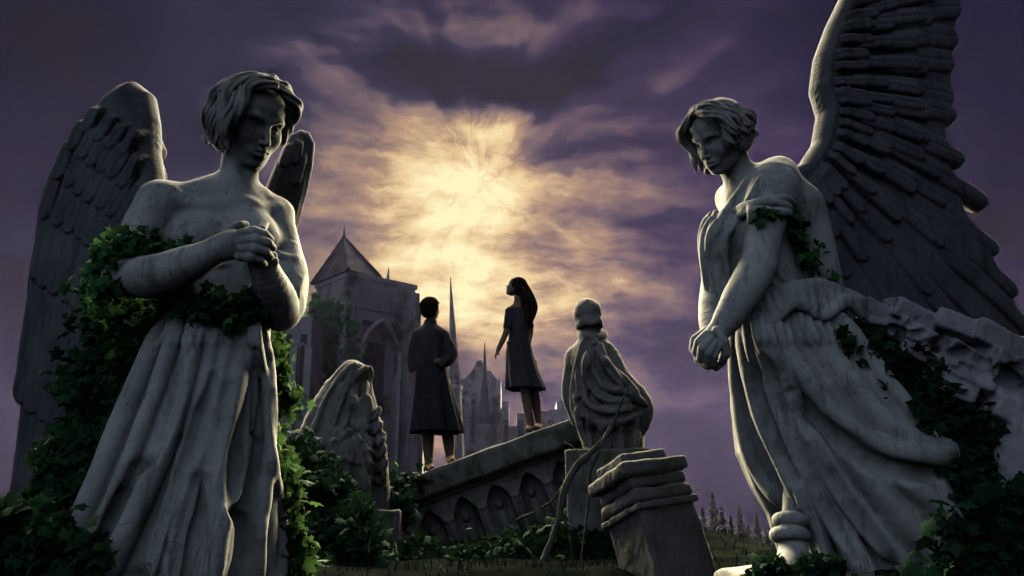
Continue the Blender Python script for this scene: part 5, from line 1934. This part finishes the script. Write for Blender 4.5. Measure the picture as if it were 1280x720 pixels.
    ivy('ivy tuft at the low corner of the tilted tomb beside the mourner', [patch(poly, 520, lambda a, b: 7.75, .075, rg, 40, 8, .15)], None, M_IVYD, seed=19, tint=(0, .7))
    lid = [[TOMB0 + TOMBM @ np.array((x, -.05 + .03 * math.sin(7 * x), -.02 + .04 * math.cos(5 * x))) for x in np.linspace(-1.2, .45, 7)]]
    ivy('ivy fringe over the low left end of the tomb lid', [along(lid, 420, .07, .075, rg, (0, -.5, .7))], lid, M_IVYD, seed=12, r=.01, tint=(0, .8))
    mw = [[A(405, 400, 58.5), A(410, 440, 58.5), A(400, 480, 58.5)], [A(420, 420, 58.6), A(415, 470, 58.6)]]
    poly = [(388, 384), (420, 372), (432, 400), (430, 470), (405, 520), (390, 520)]
    ivy('mass of pale creeper on the shaded left face of the church tower', [patch(poly, 1600, lambda a, b: 60.0 + .052 * (437 - a) - .25, .42, rg, 40, 9, .3, (-.4, -.8, .3))], None, M_IVY, seed=11, name='creeper', cat='creeper', tint=(.3, 1))


def build_roots():
    A = lambda px, py, Y: P(px, py, Y)
    root = thing('tree_root', 'long bare gnarled root running from the seated statue down over the tomb end', 'root', tuple(A(690, 700, 6.5)))
    v = Vol((A(640, 0, 6.6)[0], 6.0, A(0, 760, 6.4)[2]), (A(800, 0, 6.9)[0], 7.1, A(0, 460, 6.9)[2]), .010)
    v.chain([A(786, 484, 6.78), A(776, 505, 6.74), A(764, 535, 6.72), A(744, 560, 6.70), A(720, 584, 6.66), A(706, 612, 6.6), A(698, 650, 6.54), A(684, 690, 6.46), A(660, 740, 6.4)],
            [.008, .011, .015, .022, .028, .027, .024, .027, .034], .02, 40)
    for pts, r in (([A(764, 535, 6.72), A(752, 556, 6.66), A(738, 590, 6.62), A(734, 640, 6.56), A(726, 700, 6.5)], .016), ([A(712, 596, 6.64), A(694, 622, 6.66), A(668, 640, 6.8), A(640, 652, 6.9), A(610, 664, 7.0)], .013), ([A(730, 576, 6.66), A(718, 560, 6.76), A(704, 552, 6.9)], .010), ([A(700, 640, 6.55), A(712, 668, 6.5), A(716, 720, 6.42)], .014)):
        v.chain(pts, np.linspace(1, .55, len(pts)) * r, .015, 22)
    v.rough(.010, 14, 3, 3)
    part('root_limb', v, M_BARK, root)


def build_conifers():
    rg = np.random.default_rng(31)
    G = 'misty conifers beyond the pier'
    kinds = ['tall', 'short', 'slim', 'ragged', 'broad', 'stunted']
    spots = [(856, 668), (868, 650), (878, 634), (890, 616), (902, 630), (913, 644), (924, 632), (935, 655), (945, 640), (957, 662), (846, 680), (830, 676)]
    lab = ['broad misty conifer, second of the dark row beyond the pier', 'slim misty conifer left of the tallest one', 'misty conifer standing at the shoulder of the tallest one', 'tallest pointed conifer of the misty row between pier and leaning angel',
           'misty conifer right of the tallest one', 'shorter notched conifer in the middle of the misty row', 'second tallest conifer towards the leaning angel', 'low misty conifer near the gown of the leaning angel',
           'thin misty conifer close beside the leaning angel\'s gown', 'misty conifer half hidden by the wrapped foot of the leaning angel', 'small conifer at the edge of the pier in the mist', 'smallest conifer just showing behind the pier shaft']
    for i, (px, py) in enumerate(spots):
        Y = 88 + rg.uniform(-8, 8)
        t = P(px, py, Y)
        Ht = t[2]
        root = thing('conifer', lab[i], 'conifer', (t[0], Y, 0), G)
        m = MB()
        m.cone((t[0], Y, -.3), (t[0], Y, Ht * .97), .16, .02, 6)
        m.build('trunk', M_BARK, root, smooth=True)
        n = 1500
        u = rg.random(n) ** .75
        rad = (1 - u) ** .85 * Ht * .24 * (.65 + .35 * np.sin(u * 34 + i)) + .05
        a = rg.uniform(0, 6.283, n)
        rr = rad * np.sqrt(rg.uniform(.15, 1, n))
        pts = np.stack([t[0] + rr * np.cos(a), Y + rr * np.sin(a), Ht * (.06 + .94 * u) - rr * .35], 1)
        nrm = np.stack([np.cos(a) * .5, np.sin(a) * .5, np.ones(n)], 1) + rg.normal(size=(n, 3)) * .3
        leaf_mesh('crown', pts, nrm, Ht * .085 * rg.uniform(.5, 1.2, n) * (1.1 - .7 * u), M_NEEDLE, root, i, (OVAL, OVAL_F), hang=.5)


def build_grass():
    rg = np.random.default_rng(41)
    n = 6000
    x = rg.uniform(-3.2, 3.4, n)
    y = 4.4 + 5.5 * rg.random(n) ** 1.3
    keep = fbm(np.stack([x * 1.4, y * 1.4, x * 0], 1), 3, 4) > -.15
    x, y = x[keep], y[keep]
    n = len(x)
    z = ground_z(x, y) - .02
    H = rg.uniform(.03, .09, n) * (1 + .5 * fbm(np.stack([x * 3, y * 3, x * 0], 1), 2, 7))
    a = rg.uniform(0, 6.283, n)
    w = .004
    lean = rg.normal(size=(n, 2)) * .35
    b = np.stack([x, y, z], 1)
    dx = np.stack([np.cos(a), np.sin(a), 0 * a], 1) * w
    m1 = b + np.stack([lean[:, 0] * H * .4, lean[:, 1] * H * .4, H * .6], 1)
    tip = b + np.stack([lean[:, 0] * H, lean[:, 1] * H, H], 1)
    V = np.stack([b - dx, b + dx, m1 + dx * .8, m1 - dx * .8, tip], 1).reshape(-1, 3)
    k = np.arange(n)[:, None] * 5
    F = np.concatenate([k + np.array([[0, 1, 2]]), k + np.array([[0, 2, 3]]), k + np.array([[3, 2, 4]])])
    o = link_mesh('grass', V, F, M_GRASS)
    at = o.data.attributes.new('tint', 'FLOAT', 'POINT')
    tv = np.repeat(rg.random(n), 5)
    if len(o.data.vertices) == len(tv):
        at.data.foreach_set('value', tv.astype(np.float32))
    tag(o, kind='stuff')


build_ivy()
build_roots()
build_conifers()
build_grass()


def build_haze():
    m = MB()
    m.box((-156, -46, -1.5), (156, 156, 25))
    mt = bpy.data.materials.new('haze_air')
    mt.use_nodes = True
    nt = mt.node_tree
    nt.nodes.clear()
    vol = nt.nodes.new('ShaderNodeVolumePrincipled')
    vol.inputs['Color'].default_value = (0.30, 0.28, 0.58, 1)
    vol.inputs['Density'].default_value = 0.000045
    vol.inputs['Anisotropy'].default_value = 0.85
    out = nt.nodes.new('ShaderNodeOutputMaterial')
    nt.links.new(vol.outputs[0], out.inputs['Volume'])
    o = m.build('haze', mt)
    tag(o, kind='stuff')


build_haze()
